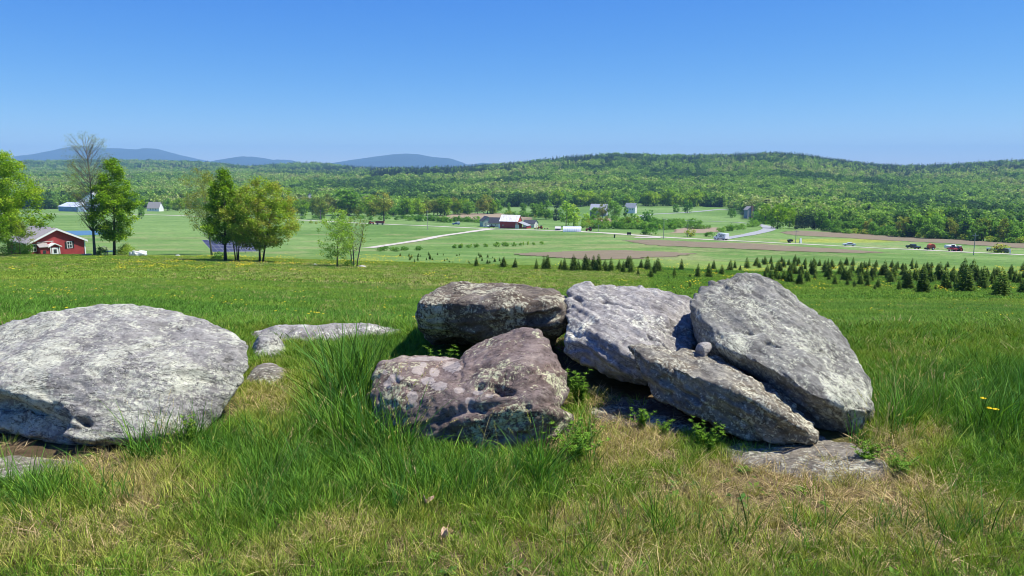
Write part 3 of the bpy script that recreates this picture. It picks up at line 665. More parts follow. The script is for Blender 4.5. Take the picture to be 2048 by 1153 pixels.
def scatter(name, protos, P, scl, rot, pidx, tint, **tg):
    col = bpy.data.collections.new(name + '_kinds')
    for i, p in enumerate(protos):
        p.name = '%s_kind_%02d' % (name, i); col.objects.link(p)
    n = len(P)
    me = bpy.data.meshes.new(name); me.vertices.add(n); me.vertices.foreach_set('co', np.asarray(P, np.float32).ravel())
    def at(k, ty, a):
        x = me.attributes.new(k, ty, 'POINT'); x.data.foreach_set('vector' if ty == 'FLOAT_VECTOR' else 'value', np.asarray(a, np.int32 if ty == 'INT' else np.float32).ravel())
    at('scl', 'FLOAT', scl); at('rot', 'FLOAT_VECTOR', rot); at('pidx', 'INT', pidx); at('tint', 'FLOAT', tint)
    o = bpy.data.objects.new(name, me); COL.objects.link(o)
    g = bpy.data.node_groups.new(name, 'GeometryNodeTree')
    g.interface.new_socket('Geometry', in_out='INPUT', socket_type='NodeSocketGeometry')
    g.interface.new_socket('Geometry', in_out='OUTPUT', socket_type='NodeSocketGeometry')
    gi = g.nodes.new('NodeGroupInput'); go = g.nodes.new('NodeGroupOutput')
    ci = g.nodes.new('GeometryNodeCollectionInfo'); ci.inputs['Collection'].default_value = col
    ci.inputs['Separate Children'].default_value = True; ci.inputs['Reset Children'].default_value = True
    ip = g.nodes.new('GeometryNodeInstanceOnPoints'); ip.inputs['Pick Instance'].default_value = True
    def na(k, ty):
        x = g.nodes.new('GeometryNodeInputNamedAttribute'); x.data_type = ty; x.inputs['Name'].default_value = k; return x.outputs['Attribute']
    g.links.new(gi.outputs[0], ip.inputs['Points']); g.links.new(ci.outputs[0], ip.inputs['Instance'])
    g.links.new(na('pidx', 'INT'), ip.inputs['Instance Index']); g.links.new(na('rot', 'FLOAT_VECTOR'), ip.inputs['Rotation']); g.links.new(na('scl', 'FLOAT'), ip.inputs['Scale'])
    g.links.new(ip.outputs[0], go.inputs[0])
    md = o.modifiers.new('scatter', 'NODES'); md.node_group = g
    tag(o, kind='stuff', **tg); return o
def blades(seed, n, rad, h, wd, lean=.5, curl=.8, seg=4, bias=(.25, 0), flat=0.0, hv=.35):
    """a tuft: n bent ribbons"""
    r = np.random.RandomState(seed)
    a = r.rand(n) * 6.283; rr = rad * np.sqrt(r.rand(n)); bx = rr * np.cos(a); by = rr * np.sin(a)
    H = h * (1 + hv * (r.rand(n) * 2 - 1)); wdt = wd * (.7 + .6 * r.rand(n))
    da = a + r.randn(n) * .9
    ln = lean * (.2 + r.rand(n)); dx = np.cos(da) * ln + bias[0]; dy = np.sin(da) * ln + bias[1]
    cu = curl * (.3 + r.rand(n) * 1.2)
    face = r.rand(n) * 3.1416; wx = np.cos(face); wy = np.sin(face)
    t = np.linspace(0, 1, seg + 1)
    V = np.zeros((n, seg + 1, 2, 3)); S = np.zeros((n, seg + 1, 2))
    for k, tt in enumerate(t):
        ho = tt + cu * tt * tt
        X = bx + dx * H * ho; Y = by + dy * H * ho
        Z = H * (tt - .55 * cu * lean * tt ** 2.4) * (1 - flat) + .004
        w2 = wdt * (1 - tt ** 1.8) * .5 + .0003
        V[:, k, 0] = np.stack([X - wx * w2, Y - wy * w2, Z], 1); V[:, k, 1] = np.stack([X + wx * w2, Y + wy * w2, Z], 1)
    S[:] = r.rand(n)[:, None, None]
    base = np.arange(n)[:, None] * (seg + 1) * 2 + np.arange(seg)[None, :] * 2
    Fq = np.stack([base, base + 1, base + 3, base + 2], -1).reshape(-1, 4)
    return V.reshape(-1, 3), Fq, S.ravel()
def tufts(name, k, mat, **kw):
    out = []
    for i in range(k):
        V, Fq, S = blades(100 * len(name) + i * 7 + 1, **kw)
        out.append(mesh_np(name, V, Fq, mat, link=False, attrs={'sh': ('FLOAT', S)}))
    return out
from mathutils.geometry import convex_hull_2d
def rock_mask(x, y, pad=0.0):
    m = np.zeros(len(x), bool)
    for k, sel in ROCKPTS.items():
        if len(sel) < 3: continue
        pts = [Vector(p) for p in sel[::7]]
        hl = [tuple(pts[i]) for i in convex_hull_2d(pts)]
        c = np.mean(hl, 0); hl = [(c[0] + (p[0] - c[0]) * (1 - pad), c[1] + (p[1] - c[1]) * (1 - pad)) for p in hl]
        w_ = inpoly(x, y, hl)
        if 'bedrock' in k: w_ &= fbm2(x * 7, y * 7, 3, 66) > -.12
        m |= w_
    return m
def wedge(rng, n, y0, y1, ulim=.74):
    """n points evenly over the ground wedge the view can see"""
    y = np.sqrt(y0 ** 2 + rng.rand(n) * (y1 ** 2 - y0 ** 2)); u = (rng.rand(n) * 2 - 1) * ulim
    return u * (y + 1.0), y
def finish(name, protos, x, y, scl, tint, rng, pidx=None, tilt=.12, sink=.0, yaw=True, **tg):
    z = ground(x, y) - sink; n = len(x)
    rot = np.stack([rng.randn(n) * tilt, rng.randn(n) * tilt, rng.rand(n) * 6.283 * (1 if yaw else .12)], 1)
    if pidx is None: pidx = rng.randint(0, len(protos), n)
    return scatter(name, protos, np.stack([x, y, z], 1), scl, rot, pidx, tint, **tg)
GREEN = [(0.0, (.57, .43, .26)), (.2, (.45, .39, .16)), (.36, (.35, .38, .075)), (.58, (.205, .33, .038)), (.8, (.125, .265, .030)), (1.0, (.07, .20, .036))]
m_grass = leafy('grass_blade', GREEN, var=.68, trans=.24, rough=.6, spec=.12)
rng = np.random.RandomState(4)
# how lush and how thick the near grass is, from place to place
def near_fields(x, y):
    px, py = proj(x, y, ground(x, y))
    n1 = fbm2(x * 1.6, y * 1.6, 4, 71); n2 = fbm2(x * .7, y * .7, 3, 72); n3 = fbm2(x * 5, y * 5, 2, 73)
    dry = .28 * sstep(.0, .5, n1 + .3 * n3)
    E_ = lambda *a: ell(px, py, *a)
    dry = np.maximum.reduce([dry, .95 * E_(1600, 985, 300, 62), .7 * E_(1830, 890, 90, 50), .8 * E_(300, 970, 170, 60), .5 * E_(200, 1060, 300, 60), .6 * E_(1650, 1060, 420, 60), .6 * E_(530, 830, 60, 90),
                             .75 * E_(1220, 900, 150, 60), .5 * E_(620, 760, 100, 60) , .55 * E_(700, 1070, 140, 40), .45 * E_(870, 1030, 40, 40), .5 * E_(1250, 1060, 250, 70), .35 * E_(900, 1120, 1400, 40)])
    lush = np.maximum.reduce([E_(840, 930, 240, 90), .9 * E_(520, 960, 220, 120), .7 * E_(1020, 960, 160, 90), .8 * E_(760, 790, 160, 130), E_(1950, 800, 260, 70), .7 * E_(1980, 920, 140, 60), .75 * E_(100, 1010, 130, 50)])
    dry = dry * (1 - .85 * sstep(5.0, 6.8, y))
    return px, py, np.clip(dry + .25 * n3 * (1 - .6 * sstep(5, 7, y)), 0, 1), lush, n1, n2, n3
# 1 short turf
n = 58000
x, y = wedge(rng, n, 1.5, 9.5, 1.2)
px, py, dry, lush, n1, n2, n3 = near_fields(x, y)
bare = np.maximum.reduce([ell(px, py, 60, 900, 250, 34), ell(px, py, 1330, 830, 150, 36), ell(px, py, 1640, 925, 130, 34), ell(px, py, 1100, 720, 60, 50), .6 * ell(px, py, 1560, 985, 170, 30)])
keep = ~rock_mask(x, y) & (rng.rand(n) > bare * .97) & (rng.rand(n) > .35 * (dry > .6))
x, y, dry, lush, n1, n3 = (a[keep] for a in (x, y, dry, lush, n1, n3)); n = len(x)
tint = np.clip(.66 + .22 * lush - .52 * dry + .1 * n1 + rng.randn(n) * .13, 0, 1)
finish('turf', tufts('turf', 6, m_grass, n=32, rad=.055, h=.06, wd=.0028, lean=.5, curl=.7, seg=3, bias=(.12, 0)), x, y, .65 + .5 * rng.rand(n) + .35 * lush, tint, rng)
# 2 dry thatch lying flat
n = 40000
x, y = wedge(rng, n, 1.5, 8.5, 1.2)
px, py, dry, lush, n1, n2, n3 = near_fields(x, y)
keep = ~rock_mask(x, y, .05) & (rng.rand(n) < .06 + .72 * dry)
x, y = x[keep], y[keep]; n = len(x)
finish('dry_thatch', tufts('dry_thatch', 5, m_grass, n=24, rad=.07, h=.06, wd=.0026, lean=1.3, curl=.5, seg=4, flat=.45, bias=(.05, 0)), x, y, .7 + .7 * rng.rand(n), np.clip(.07 + .10 * rng.randn(n), 0, .3), rng)
# 3 knee-high grass in the lush places
n = 24000
x, y = wedge(rng, n, 1.5, 10, 1.2)
px, py, dry, lush, n1, n2, n3 = near_fields(x, y)
tuf = sstep(.05, .4, n3 + .5 * n1)
keep = ~rock_mask(x, y) & (rng.rand(n) < (.09 * (1 - dry) + .6 * lush) * (.35 + .8 * tuf))
x, y, lush, dry = x[keep], y[keep], lush[keep], dry[keep]; n = len(x)
finish('meadow_grass', tufts('meadow_grass', 6, m_grass, n=13, rad=.055, h=.11, wd=.004, lean=.55, curl=1.0, seg=4, bias=(.06, .0), hv=.6), x, y, .6 + .45 * rng.rand(n) + .25 * lush, np.clip(.66 + .2 * lush - .3 * dry + rng.randn(n) * .09, 0, 1), rng, tilt=.08)
# 4 tall broad-bladed grass round the purple-brown boulder and right of the slab
def clumps(spec):
    X = []; Y = []; S = []
    for (px, py, rx, ry, k, s) in spec:
        for i in range(k):
            g = hit(px + rx * rng.randn() * .5, py + ry * rng.randn() * .5); X.append(g.x); Y.append(g.y); S.append(s * (.75 + .5 * rng.rand()))
    return np.array(X), np.array(Y), np.array(S)
x, y, s = clumps([(705, 800, 50, 50, 40, 1.0), (730, 890, 50, 30, 22, .7), (850, 975, 110, 20, 26, .48), (970, 985, 90, 20, 20, .42), (680, 870, 70, 60, 30, .65), (800, 900, 40, 16, 10, .75), (900, 700, 60, 12, 22, .7), (865, 690, 40, 14, 16, .8),
                  (1080, 960, 50, 25, 22, .6), (520, 890, 90, 50, 26, .45), (560, 960, 120, 50, 26, .42), (300, 925, 60, 14, 16, .55), (370, 890, 50, 12, 18, .5), (100, 1000, 110, 22, 30, .5), (1920, 815, 130, 30, 120, .42),
                  (2010, 780, 90, 40, 70, .45), (1800, 850, 40, 30, 26, .55), (1700, 905, 30, 18, 12, .5), (1980, 860, 70, 24, 50, .6), (1160, 900, 30, 50, 18, .5), (850, 1010, 90, 40, 16, .6), (1350, 1080, 300, 50, 26, .45), (1900, 1090, 160, 40, 22, .45)])
k = ~rock_mask(x, y); x, y, s = x[k], y[k], s[k]
finish('tall_grass', tufts('tall_grass', 7, m_grass, n=12, rad=.06, h=.36, wd=.0072, lean=.34, curl=.9, seg=6, bias=(.04, -.02), hv=.6), x, y, s, np.clip(.88 + .1 * rng.randn(len(x)), 0, 1), rng, tilt=.09)
# 5 the hayfield falling away behind the boulders
n = 195000
x, y = wedge(rng, n, 6.2, 46, .95)
px, py = proj(x, y, ground(x, y)); n1 = fbm2(x * .3, y * .3, 4, 75); stx = fbm2(x * .05 + y * .03, y * .45, 3, 76)
dens = np.clip(1.15 - y / 70, .4, 1)
right = sstep(1500, 1800, px)
keep = (rng.rand(n) < dens * sstep(6.0, 9.0, y + 1.2 * n1)) & ~rock_mask(x, y)
x, y, px, py, n1, stx, right = (a[keep] for a in (x, y, px, py, n1, stx, right)); n = len(x)
tint = np.clip(.85 - .12 * sstep(14, 40, y) + .12 * n1 + .25 * stx + rng.randn(n) * .06 - .22 * sstep(1.0, 0, (py - 520) / 60) * (px < 1300), 0, .86)
strw = rng.rand(n) < .02 + .10 * (py < 605) * (px < 1350) * sstep(-.2, .3, n1 + stx)
tint[strw] = .12
finish('hayfield_grass', tufts('hayfield_grass', 6, m_grass, n=36, rad=.13, h=.05, wd=.006, lean=.7, curl=.8, seg=2, bias=(.1, 0)), x, y, (.8 + .6 * rng.rand(n)) * (1 + y / 60), tint, rng)
n = 95000
x, y = wedge(rng, n, 46, 135)
px, py = proj(x, y, ground(x, y)); n1 = fbm2(x * .1, y * .1, 4, 77); stx = fbm2(x * .03, y * .25, 3, 78)
tint = np.clip(.72 + .14 * n1 + .28 * stx + rng.randn(n) * .07 - .12 * (px < 1300) * (py < 580), 0, 1)
strw = rng.rand(n) < .24 * (px < 1300) * sstep(-.1, .4, n1 + stx)
tint[strw] = .15
finish('far_hayfield_grass', tufts('far_hayfield_grass', 5, m_grass, n=34, rad=.38, h=.10, wd=.03, lean=.7, curl=.5, seg=2), x, y, .8 + .7 * rng.rand(n), tint, rng)
# 6 dandelions and straw tussocks
m_flower = leafy('dandelion_yellow', [(0, (.75, .52, .01)), (1, (.85, .68, .02))], trans=.2, var=.15)
def flower(seed, k, rad, h, r0):
    rr = np.random.RandomState(seed); V = []; Fq = []
    for i in range(k):
        a = rr.rand() * 6.283; d = rad * math.sqrt(rr.rand()); cx, cy = d * math.cos(a), d * math.sin(a); hz = h * (.7 + .6 * rr.rand()); b = len(V)
        V.append((cx, cy, hz + r0 * .45))
        for j in range(8): V.append((cx + r0 * math.cos(j * .785), cy + r0 * math.sin(j * .785), hz + (.25 * r0 if j % 2 else 0)))
        for j in range(8): Fq.append((b, b + 1 + j, b + 1 + (j + 1) % 8, b + 1 + (j + 1) % 8))
    V = np.array(V); Fq = np.array(Fq)[:, :3]
    return mesh_np('fl', V, Fq, m_flower, link=False, attrs={'sh': ('FLOAT', rr.rand(len(V)))})
x, y = wedge(rng, 26000, 9, 60); px, py = proj(x, y, ground(x, y)); nn = fbm2(x * .25, y * .25, 3, 81)
k = (rng.rand(len(x)) < .02 + .06 * sstep(.1, .5, nn)) & ~rock_mask(x, y)
x, y = x[k], y[k]
finish('dandelion_flowers', [flower(1, 2, .25, .13, .022), flower(2, 3, .3, .12, .02)], x, y, .8 + .5 * rng.rand(len(x)), rng.rand(len(x)), rng)
x, y = wedge(rng, 90000, 62, 175); px, py = proj(x, y, ground(x, y)); nn = fbm2(x * .12, y * .12, 3, 82); nn2 = fbm2(x * .09, y * .25, 3, 31)
band = ell(px, py, 260, 532, 270, 8) * sstep(-.2, .2, nn)
pln = sstep(1250, 1500, px) * sstep(.0, .35, nn2) * (y < 170)
lft = .35 * ell(px, py, 620, 522, 260, 12) * sstep(0, .3, nn)
k = rng.rand(len(x)) < np.maximum.reduce([band * .07, pln * .045, lft * .12, .001 + 0 * band])
x, y = x[k], y[k]
finish('blossom_drifts', [flower(3, 7, .7, .2, .06), flower(4, 5, .6, .22, .07)], x, y, .8 + .6 * rng.rand(len(x)), rng.rand(len(x)), rng)
x, y = wedge(rng, 9500, 22, 112, .5); px, py = proj(x, y, ground(x, y)); nn = fbm2(x * .08, y * .1, 3, 83)
k = (px < 1280) & (px > 430) & (py < 585) & (nn > -.25) & (rng.rand(len(x)) < .5)
x, y = x[k], y[k]
finish('straw_tussocks', tufts('straw_tussocks', 3, m_grass, n=26, rad=.14, h=.22, wd=.012, lean=.8, curl=.8, seg=3), x, y, .7 + .7 * rng.rand(len(x)), .08 + .16 * rng.rand(len(x)), rng)

# 7 low broad-leaved herbs and thin seeding stems
def herb(seed, k=9, L=.035, wd=.5):
    r = np.random.RandomState(seed); V = []; Fq = []
    for i in range(k):
        a = 6.283 * i / k + r.rand() * .5; l = L * (.6 + .7 * r.rand()); el = .25 + .6 * r.rand(); d = np.array([math.cos(a) * math.cos(el), math.sin(a) * math.cos(el), math.sin(el)]); s = np.array([-math.sin(a), math.cos(a), 0]) * l * wd * .5; b = len(V)
        V += [d * .1 * l, d * l * .55 - s + [0, 0, .004], d * l * 1.1 - [0, 0, l * .15], d * l * .55 + s + [0, 0, .004], d * l * .55]; Fq += [(b, b + 1, b + 4), (b + 1, b + 2, b + 4), (b + 2, b + 3, b + 4), (b + 3, b, b + 4)]
    return mesh_np('herb', np.array(V), np.array(Fq), m_grass, link=False, attrs={'sh': ('FLOAT', r.rand(len(V)))})
n = 1900
x, y = wedge(rng, n, 2.2, 7.5); nn = fbm2(x * 2.2, y * 2.2, 3, 85); k = (nn > -.1) & ~rock_mask(x, y) & (rng.rand(n) < .7); x, y = x[k], y[k]
finish('low_herbs', [herb(1), herb(2, 6, .05, .6), herb(3, 12, .028, .45), herb(4, 5, .06, .35)], x, y, .5 + .6 * rng.rand(len(x)), np.clip(.78 + .15 * rng.randn(len(x)), .4, 1), rng, sink=-.012)
def seedstem(seed):
    r = np.random.RandomState(seed); V = []; Fq = []
    for i in range(4):
        V2, F2, S2 = blades(seed * 9 + i, 1, .05, .42 + .1 * r.rand(), .0022, lean=.3, curl=.6, seg=6); b = len(V); V += list(V2); Fq += [tuple(f + b) for f in F2]
        tip = (V2[-1] + V2[-2]) / 2; t0 = (V2[-3] + V2[-4]) / 2
        for j in range(16):
            c = t0 + (tip - t0) * (j / 15.0); a = r.rand() * 6.283; d = np.array([math.cos(a), math.sin(a), .9]) * .012; s = np.array([-math.sin(a), math.cos(a), 0]) * .0025; b = len(V)
            V += [c, c + d * .5 - s, c + d, c + d * .5 + s]; Fq.append((b, b + 1, b + 2, b + 3))
    return mesh_np('seed', np.array(V), np.array(Fq), m_grass, link=False, attrs={'sh': ('FLOAT', r.rand(len(V)))})
x, y, s = clumps([(650, 668, 150, 16, 40, .6), (1080, 900, 60, 40, 10, .6), (1820, 820, 150, 60, 26, .7), (330, 905, 120, 16, 12, .5), (760, 900, 160, 60, 18, .75), (1700, 900, 90, 20, 10, .5), (900, 1040, 700, 60, 30, .45)])
k = ~rock_mask(x, y); x, y, s = x[k], y[k], s[k]
finish('seeding_stems', [seedstem(i) for i in range(1, 5)], x, y, s, np.clip(.25 + .12 * rng.randn(len(x)), 0, .6), rng, tilt=.15)
# ------------------------------------------------------------------ trees
def bark(name, a, b):
    q = N(name); co = q.n('ShaderNodeTexCoord').outputs['Object']
    n = q.noise(q.map(co, (6, 6, 1.2)), 2.0, 6, .7)
    return q.done(q.bsdf(q.ramp(n, [(.3, a), (.7, b)]), .95, .1, q.bump(n, .6, .03)))
m_bark = bark('dark_bark', (.045, .036, .028), (.12, .10, .08))
m_bark2 = bark('grey_bark', (.10, .09, .075), (.22, .20, .17))
def leafmat(name, lo, mid, hi, trans=.52, var=.45):
    return leafy(name, [(0, lo), (.5, mid), (1, hi)], attr='tn', atype='GEOMETRY', var=var, trans=trans, rough=.6, spec=.12, orand=.45)
L_bright = leafmat('bright_maple_leaves', (.13, .255, .018), (.255, .415, .028), (.42, .53, .055))
L_dark = leafmat('deep_green_leaves', (0.065, 0.169, 0.0234), (0.111, 0.26, 0.0364), (0.182, 0.364, 0.052))
L_olive = leafmat('budding_olive_leaves', (0.156, 0.221, 0.039), (0.26, 0.312, 0.0585), (0.39, 0.338, 0.091))
L_orange = leafmat('young_bronze_leaves', (0.195, 0.338, 0.0286), (0.325, 0.442, 0.0585), (0.494, 0.416, 0.117))
L_lime = leafmat('lime_leaves', (0.221, 0.377, 0.052), (0.338, 0.52, 0.078), (0.468, 0.598, 0.13))
L_mid = leafmat('valley_leaves', (0.111, 0.234, 0.0364), (0.189, 0.364, 0.0585), (0.273, 0.455, 0.0975))
L_fir = leafmat('fir_needles', (.07, .125, .024), (.13, .215, .04), (.26, .36, .07), trans=.3)
L_pine = leafmat('pine_needles', (.022, .055, .036), (.04, .09, .055), (.075, .14, .08), trans=.12)
def crown_pts(r, k, prof, lump=.3, seed=0, shell=.5):
    """k clump centres inside an outline turned about the trunk: prof = [(height, radius)...]; gaps and lobes come from noise"""
    hs = np.array([p[0] for p in prof]); rs = np.array([p[1] for p in prof])
    out = []
    while len(out) < k:
        m = k * 4
        h = hs[0] + (hs[-1] - hs[0]) * r.rand(m); R_ = np.interp(h, hs, rs)
        ok = r.rand(m) < (R_ / rs.max()) ** 1.3
        a = r.rand(m) * 6.283; q_ = np.maximum(r.rand(m) ** .5, shell * r.rand(m) ** .2)
        lob = 1 + lump * 1.6 * fbm(np.stack([np.cos(a) * 1.3 + seed, np.sin(a) * 1.3, h / rs.max() * 1.4], 1), 2, seed)
        x = R_ * q_ * np.cos(a) * lob; y = R_ * q_ * np.sin(a) * lob
        gap = fbm(np.stack([x, y, h], 1) / rs.max() * 2.6 + seed * 3.1, 2, seed + 4) > -.22
        for i in np.nonzero(ok & gap)[0]:
            out.append((x[i], y[i], h[i]))
            if len(out) >= k: break
    return np.array(out)
def leaf_cloud(r, C, per, rad, size, flatz=.75, up=.35):
    n = len(C) * per
    c = np.repeat(C, per, 0) + r.randn(n, 3) * rad * np.array([1, 1, flatz]) * .6
    nn = r.randn(n, 3); nn[:, 2] = np.abs(nn[:, 2]) + up; nn /= np.linalg.norm(nn, axis=1)[:, None]
    t = np.cross(nn, r.randn(n, 3)); t /= np.linalg.norm(t, axis=1)[:, None] + 1e-9; b = np.cross(nn, t)
    s = (size * (.6 + .8 * r.rand(n)))[:, None]
    V = np.stack([c - t * s, c - b * s * .6 + nn * s * .15, c + t * s, c + b * s * .6 + nn * s * .15], 1).reshape(-1, 3)
    Fq = np.arange(n * 4).reshape(-1, 4)
    tn = np.repeat(np.clip(.5 + np.repeat(r.randn(len(C)) * .22, per) + r.randn(n) * .14, 0, 1), 4)
    sh = np.repeat(r.rand(n), 4)
    return V, Fq, tn, sh
def branch_mesh(mb, r, C, height, trunk_r, fork=.25, lean=(0, 0), tips=60, stems=1, spread=.0, minr=.02):
    base = []
    for s in range(stems):
        a = 6.283 * s / max(stems, 1) + r.rand(); d = spread * (s > 0 or stems > 1)
        bx, by = d * .25 * math.cos(a), d * .25 * math.sin(a)
        tx, ty = bx + d * math.cos(a) + lean[0], by + d * math.sin(a) + lean[1]
        pts = []; rad = []
        for i in range(8):
            t = i / 7
            pts.append((bx + (tx - bx) * t + .02 * height * math.sin(3 * t + s) * t, by + (ty - by) * t, height * .9 * t - .3 * (i == 0)))
            rad.append(max(minr, trunk_r * (1.15 if i == 0 else 1) * (1 - .88 * t) / (1 if stems == 1 else 1.5)))
        mb.tube(pts, rad, 7); base.append((np.array(pts), rad))
    idx = r.permutation(len(C))[:tips]
    for i in idx:
        c = C[i]; P, rad = base[r.randint(len(base))]
        h0 = max(height * fork * .8, c[2] - (.35 + .35 * r.rand()) * math.hypot(c[0], c[1]) - .08 * height)
        k = min(6.9, h0 / (height * .9) * 7); j = int(k); f = k - j
        o = P[j] * (1 - f) + P[j + 1] * f; r0 = (rad[j] * (1 - f) + rad[j + 1] * f) * .3
        mid = o * .5 + c * .5 + np.array([0, 0, -.06 * np.linalg.norm(c - o)]) + r.randn(3) * .04 * np.linalg.norm(c - o)
        mb.tube([o, o * .75 + mid * .25, mid, c], [r0, r0 * .8, max(minr * .7, r0 * .5), minr * .4], 4, cap=False)
def make_tree(name, seed, prof, height, trunk_r, leaf, bk, clumps=120, per=60, rad=.55, size=.11, tips=60, lump=.3, stems=1, spread=0, lean=(0, 0), fork=.25, extra=None, minr=.02, shell=.5):
    r = np.random.RandomState(seed)
    C = crown_pts(r, clumps, prof, lump, seed, shell)
    C[:, 0] += lean[0] * C[:, 2] / height; C[:, 1] += lean[1] * C[:, 2] / height
    mb = MB(); branch_mesh(mb, r, C, height, trunk_r, fork, lean, tips, stems, spread, minr)
    V, Fq, tn, sh = leaf_cloud(r, C, per, rad, size)
    return mb, (V, Fq, tn, sh), C
def tree_thing(name, loc, label, cat, group, seed, rz=0, leaf=None, bk=None, **k):
    root = empty(name, loc, rz); tag(root, label, cat, group)
    mb, (V, Fq, tn, sh), C = make_tree(name, seed, leaf=leaf, bk=bk, **k)
    mb.build('trunk', bk or m_bark, root, smooth=True)
    o = mesh_np('crown', V, Fq, leaf, attrs={'tn': ('FLOAT', tn), 'sh': ('FLOAT', sh)}); o.parent = root
    return root
def at_y(px, py, Y):
    p = W(px, py, Y); return Vector((p.x, Y, ground(p.x, Y)))
def fir_geo(seed, h=2.3, rb=.75, whorls=15, per=13, sz=.10, lump=.18, rag=.25, fill=6):
    r = np.random.RandomState(seed); cs = []; ns = []
    V = []; Fq = []; n = 0
    for i in range(whorls):
        t = (i + .4) / whorls; z = h * (.05 + .93 * t); R_ = rb * (1 - t) ** .85 * (1 + lump * (r.rand() - .5)) + .03
        k = max(4, int(per * (1 - t) + 4))
        for j in range(k):
            a = 6.283 * (j + r.rand() * .7) / k; L = R_ * (1 - rag * r.rand()); up = .28 + .7 * t
            for m in range(fill):
                f = (m + .6) / fill; f = f * .85 + .15
                if r.rand() < .12: continue
                c = np.array([math.cos(a) * L * f, math.sin(a) * L * f, z - .10 * L * f + up * .28 * L * f * f])
                for w_ in (-1, 1):
                    d = np.array([math.cos(a + w_ * .6), math.sin(a + w_ * .6), .15 + r.randn() * .25]); s = sz * (1.15 - .55 * f) * (.8 + .5 * r.rand()) * (1 - .45 * t)
                    sd = np.cross(d, [0, 0, 1.0]); sd = sd / np.linalg.norm(sd) * s * .42 + np.array([0, 0, r.randn() * s * .25])
                    V += [c - d * s * .3, c + d * s * .5 - sd, c + d * s * 1.3, c + d * s * .5 + sd]; Fq.append((n, n + 1, n + 2, n + 3)); n += 4
    for k in range(5):
        a = k * 1.25; V += [(0.012, 0, h * .93), (-.012, 0, h * .93), (.01 * math.cos(a), .03 * math.sin(a), h * 1.04), (.03 * math.cos(a), .03 * math.sin(a), h)]; Fq.append((n, n + 1, n + 2, n + 3)); n += 4
    V = np.array(V); m_ = len(V)
    tn = np.clip(.45 + .25 * fbm(V * 2.5, 2, seed) * 2 + r.randn(m_ // 4).repeat(4) * .15, 0, 1); sh = r.rand(m_ // 4).repeat(4)
    return V, np.array(Fq), tn, sh

# -- far woods: kinds
def kind_mesh(name, V, Fq, tn, sh, mat):
    return mesh_np(name, V, Fq, mat, link=False, attrs={'tn': ('FLOAT', tn), 'sh': ('FLOAT', sh)})
WOODRAMP = [(0, (.05, .12, .032)), (.25, (.11, .23, .038)), (.5, (.20, .35, .052)), (.75, (.29, .45, .075)), (.92, (.33, .44, .11)), (1, (.36, .42, .15))]
m_wood = leafy('wood_leaves', WOODRAMP, var=.45, trans=.3, rough=.7, spec=.1)
m_woodfir = leafy('wood_needles', [(0, (.016, .042, .024)), (1, (.045, .09, .048))], var=.4, trans=.1, rough=.8, spec=.1)
def far_tree(seed, h, rw, nl=260, size=.95, skirt=.12):
    r = np.random.RandomState(seed)
    prof = [(h * skirt, rw * .55), (h * .35, rw * .95), (h * .6, rw), (h * .82, rw * .72), (h * .97, rw * .25)]
    C = crown_pts(r, 26, prof, .35, seed, .8)
    V, Fq, tn, sh = leaf_cloud(r, C, nl // 26, rw * .34, size, .8, .6)
    mb = MB(); mb.tube([(0, 0, -1), (0, 0, h * .7)], [.22, .08], 4, False)
    n = len(V); V = np.concatenate([V, np.array(mb.v)]); Fq = np.concatenate([Fq, np.array(mb.f) + n])
    return kind_mesh('t', V, Fq, np.concatenate([tn, np.zeros(len(mb.v))]), np.concatenate([sh, np.zeros(len(mb.v))]), m_wood)
FK = [far_tree(300 + i, 10.5 + 1.2 * i % 3, 4.2 + .35 * (i % 4)) for i in range(7)]
def far_fir(seed, h, rb):
    V, Fq, tn, sh = fir_geo(seed, h, rb, 9, 7, 1.3, .3, .35, 2)
    return kind_mesh('t', V, Fq, tn, sh, m_woodfir)
FF = [far_fir(400 + i, 12 + i, 2.5 + .25 * i) for i in range(4)]
rng = np.random.RandomState(9)
def wood_points(n, y0, y1, ulim=.78):
    x, y = wedge(rng, n, y0, y1, ulim); z = ground(x, y); px, py = proj(x, y, z); return x, y, z, px, py
def forest_edge(px):
    return np.interp(px, [-400, 300, 560, 700, 760, 830, 1000, 1100, 1180, 1300, 1450, 1500, 1560, 1620, 1680, 1800, 2048, 2400],
                     [880, 900, 860, 830, 780, 840, 1010, 1050, 1050, 1060, 1000, 800, 640, 590, 560, 520, 455, 420])
X = []; 
for (n, y0, y1) in ((9000, 420, 1000), (19000, 1000, 1600), (30000, 1600, 3000), (22000, 3000, 4500)):
    x, y, z, px, py = wood_points(n, y0, y1)
    n1 = fbm2(x * .006, y * .006, 3, 91); n2 = fbm2(x * .02, y * .02, 3, 92); n3 = fbm2(x * .002, y * .0035, 3, 93)
    ed = forest_edge(px) + 35 * fbm2(x * .02, y * .005, 2, 94)
    keep = y > ed
    # clearings round the houses of the wood
    for (hx, hw, ya, yb) in ((620, 11, 900, 1270), (1783, 10, 480, 700), (1842, 13, 600, 830), (1660, 8, 600, 740), (1497, 14, 600, 800), (187, 32, 700, 960)):
        keep &= ~((np.abs(px - hx) < hw) & (y > ya) & (y < yb))
    keep &= ~((ell(px, py, 610, 420, 60, 6) > .5) & (y < 1000)) & ~(inpoly(px, py, [(1600, 452), (1700, 448), (1800, 450), (1830, 456), (1700, 458)]))
    keep &= ~((y > 2950) & (px > 820)) & ~((y > 2450) & (y < 3000) & (py > 400))
    X.append(np.stack([a[keep] for a in (x, y, z, px, py, n1, n2, n3)], 1))
X = np.concatenate(X); x, y, z, px, py, n1, n2, n3 = X.T
hgt = (z - ground(x, y * 0 + 1000)) 
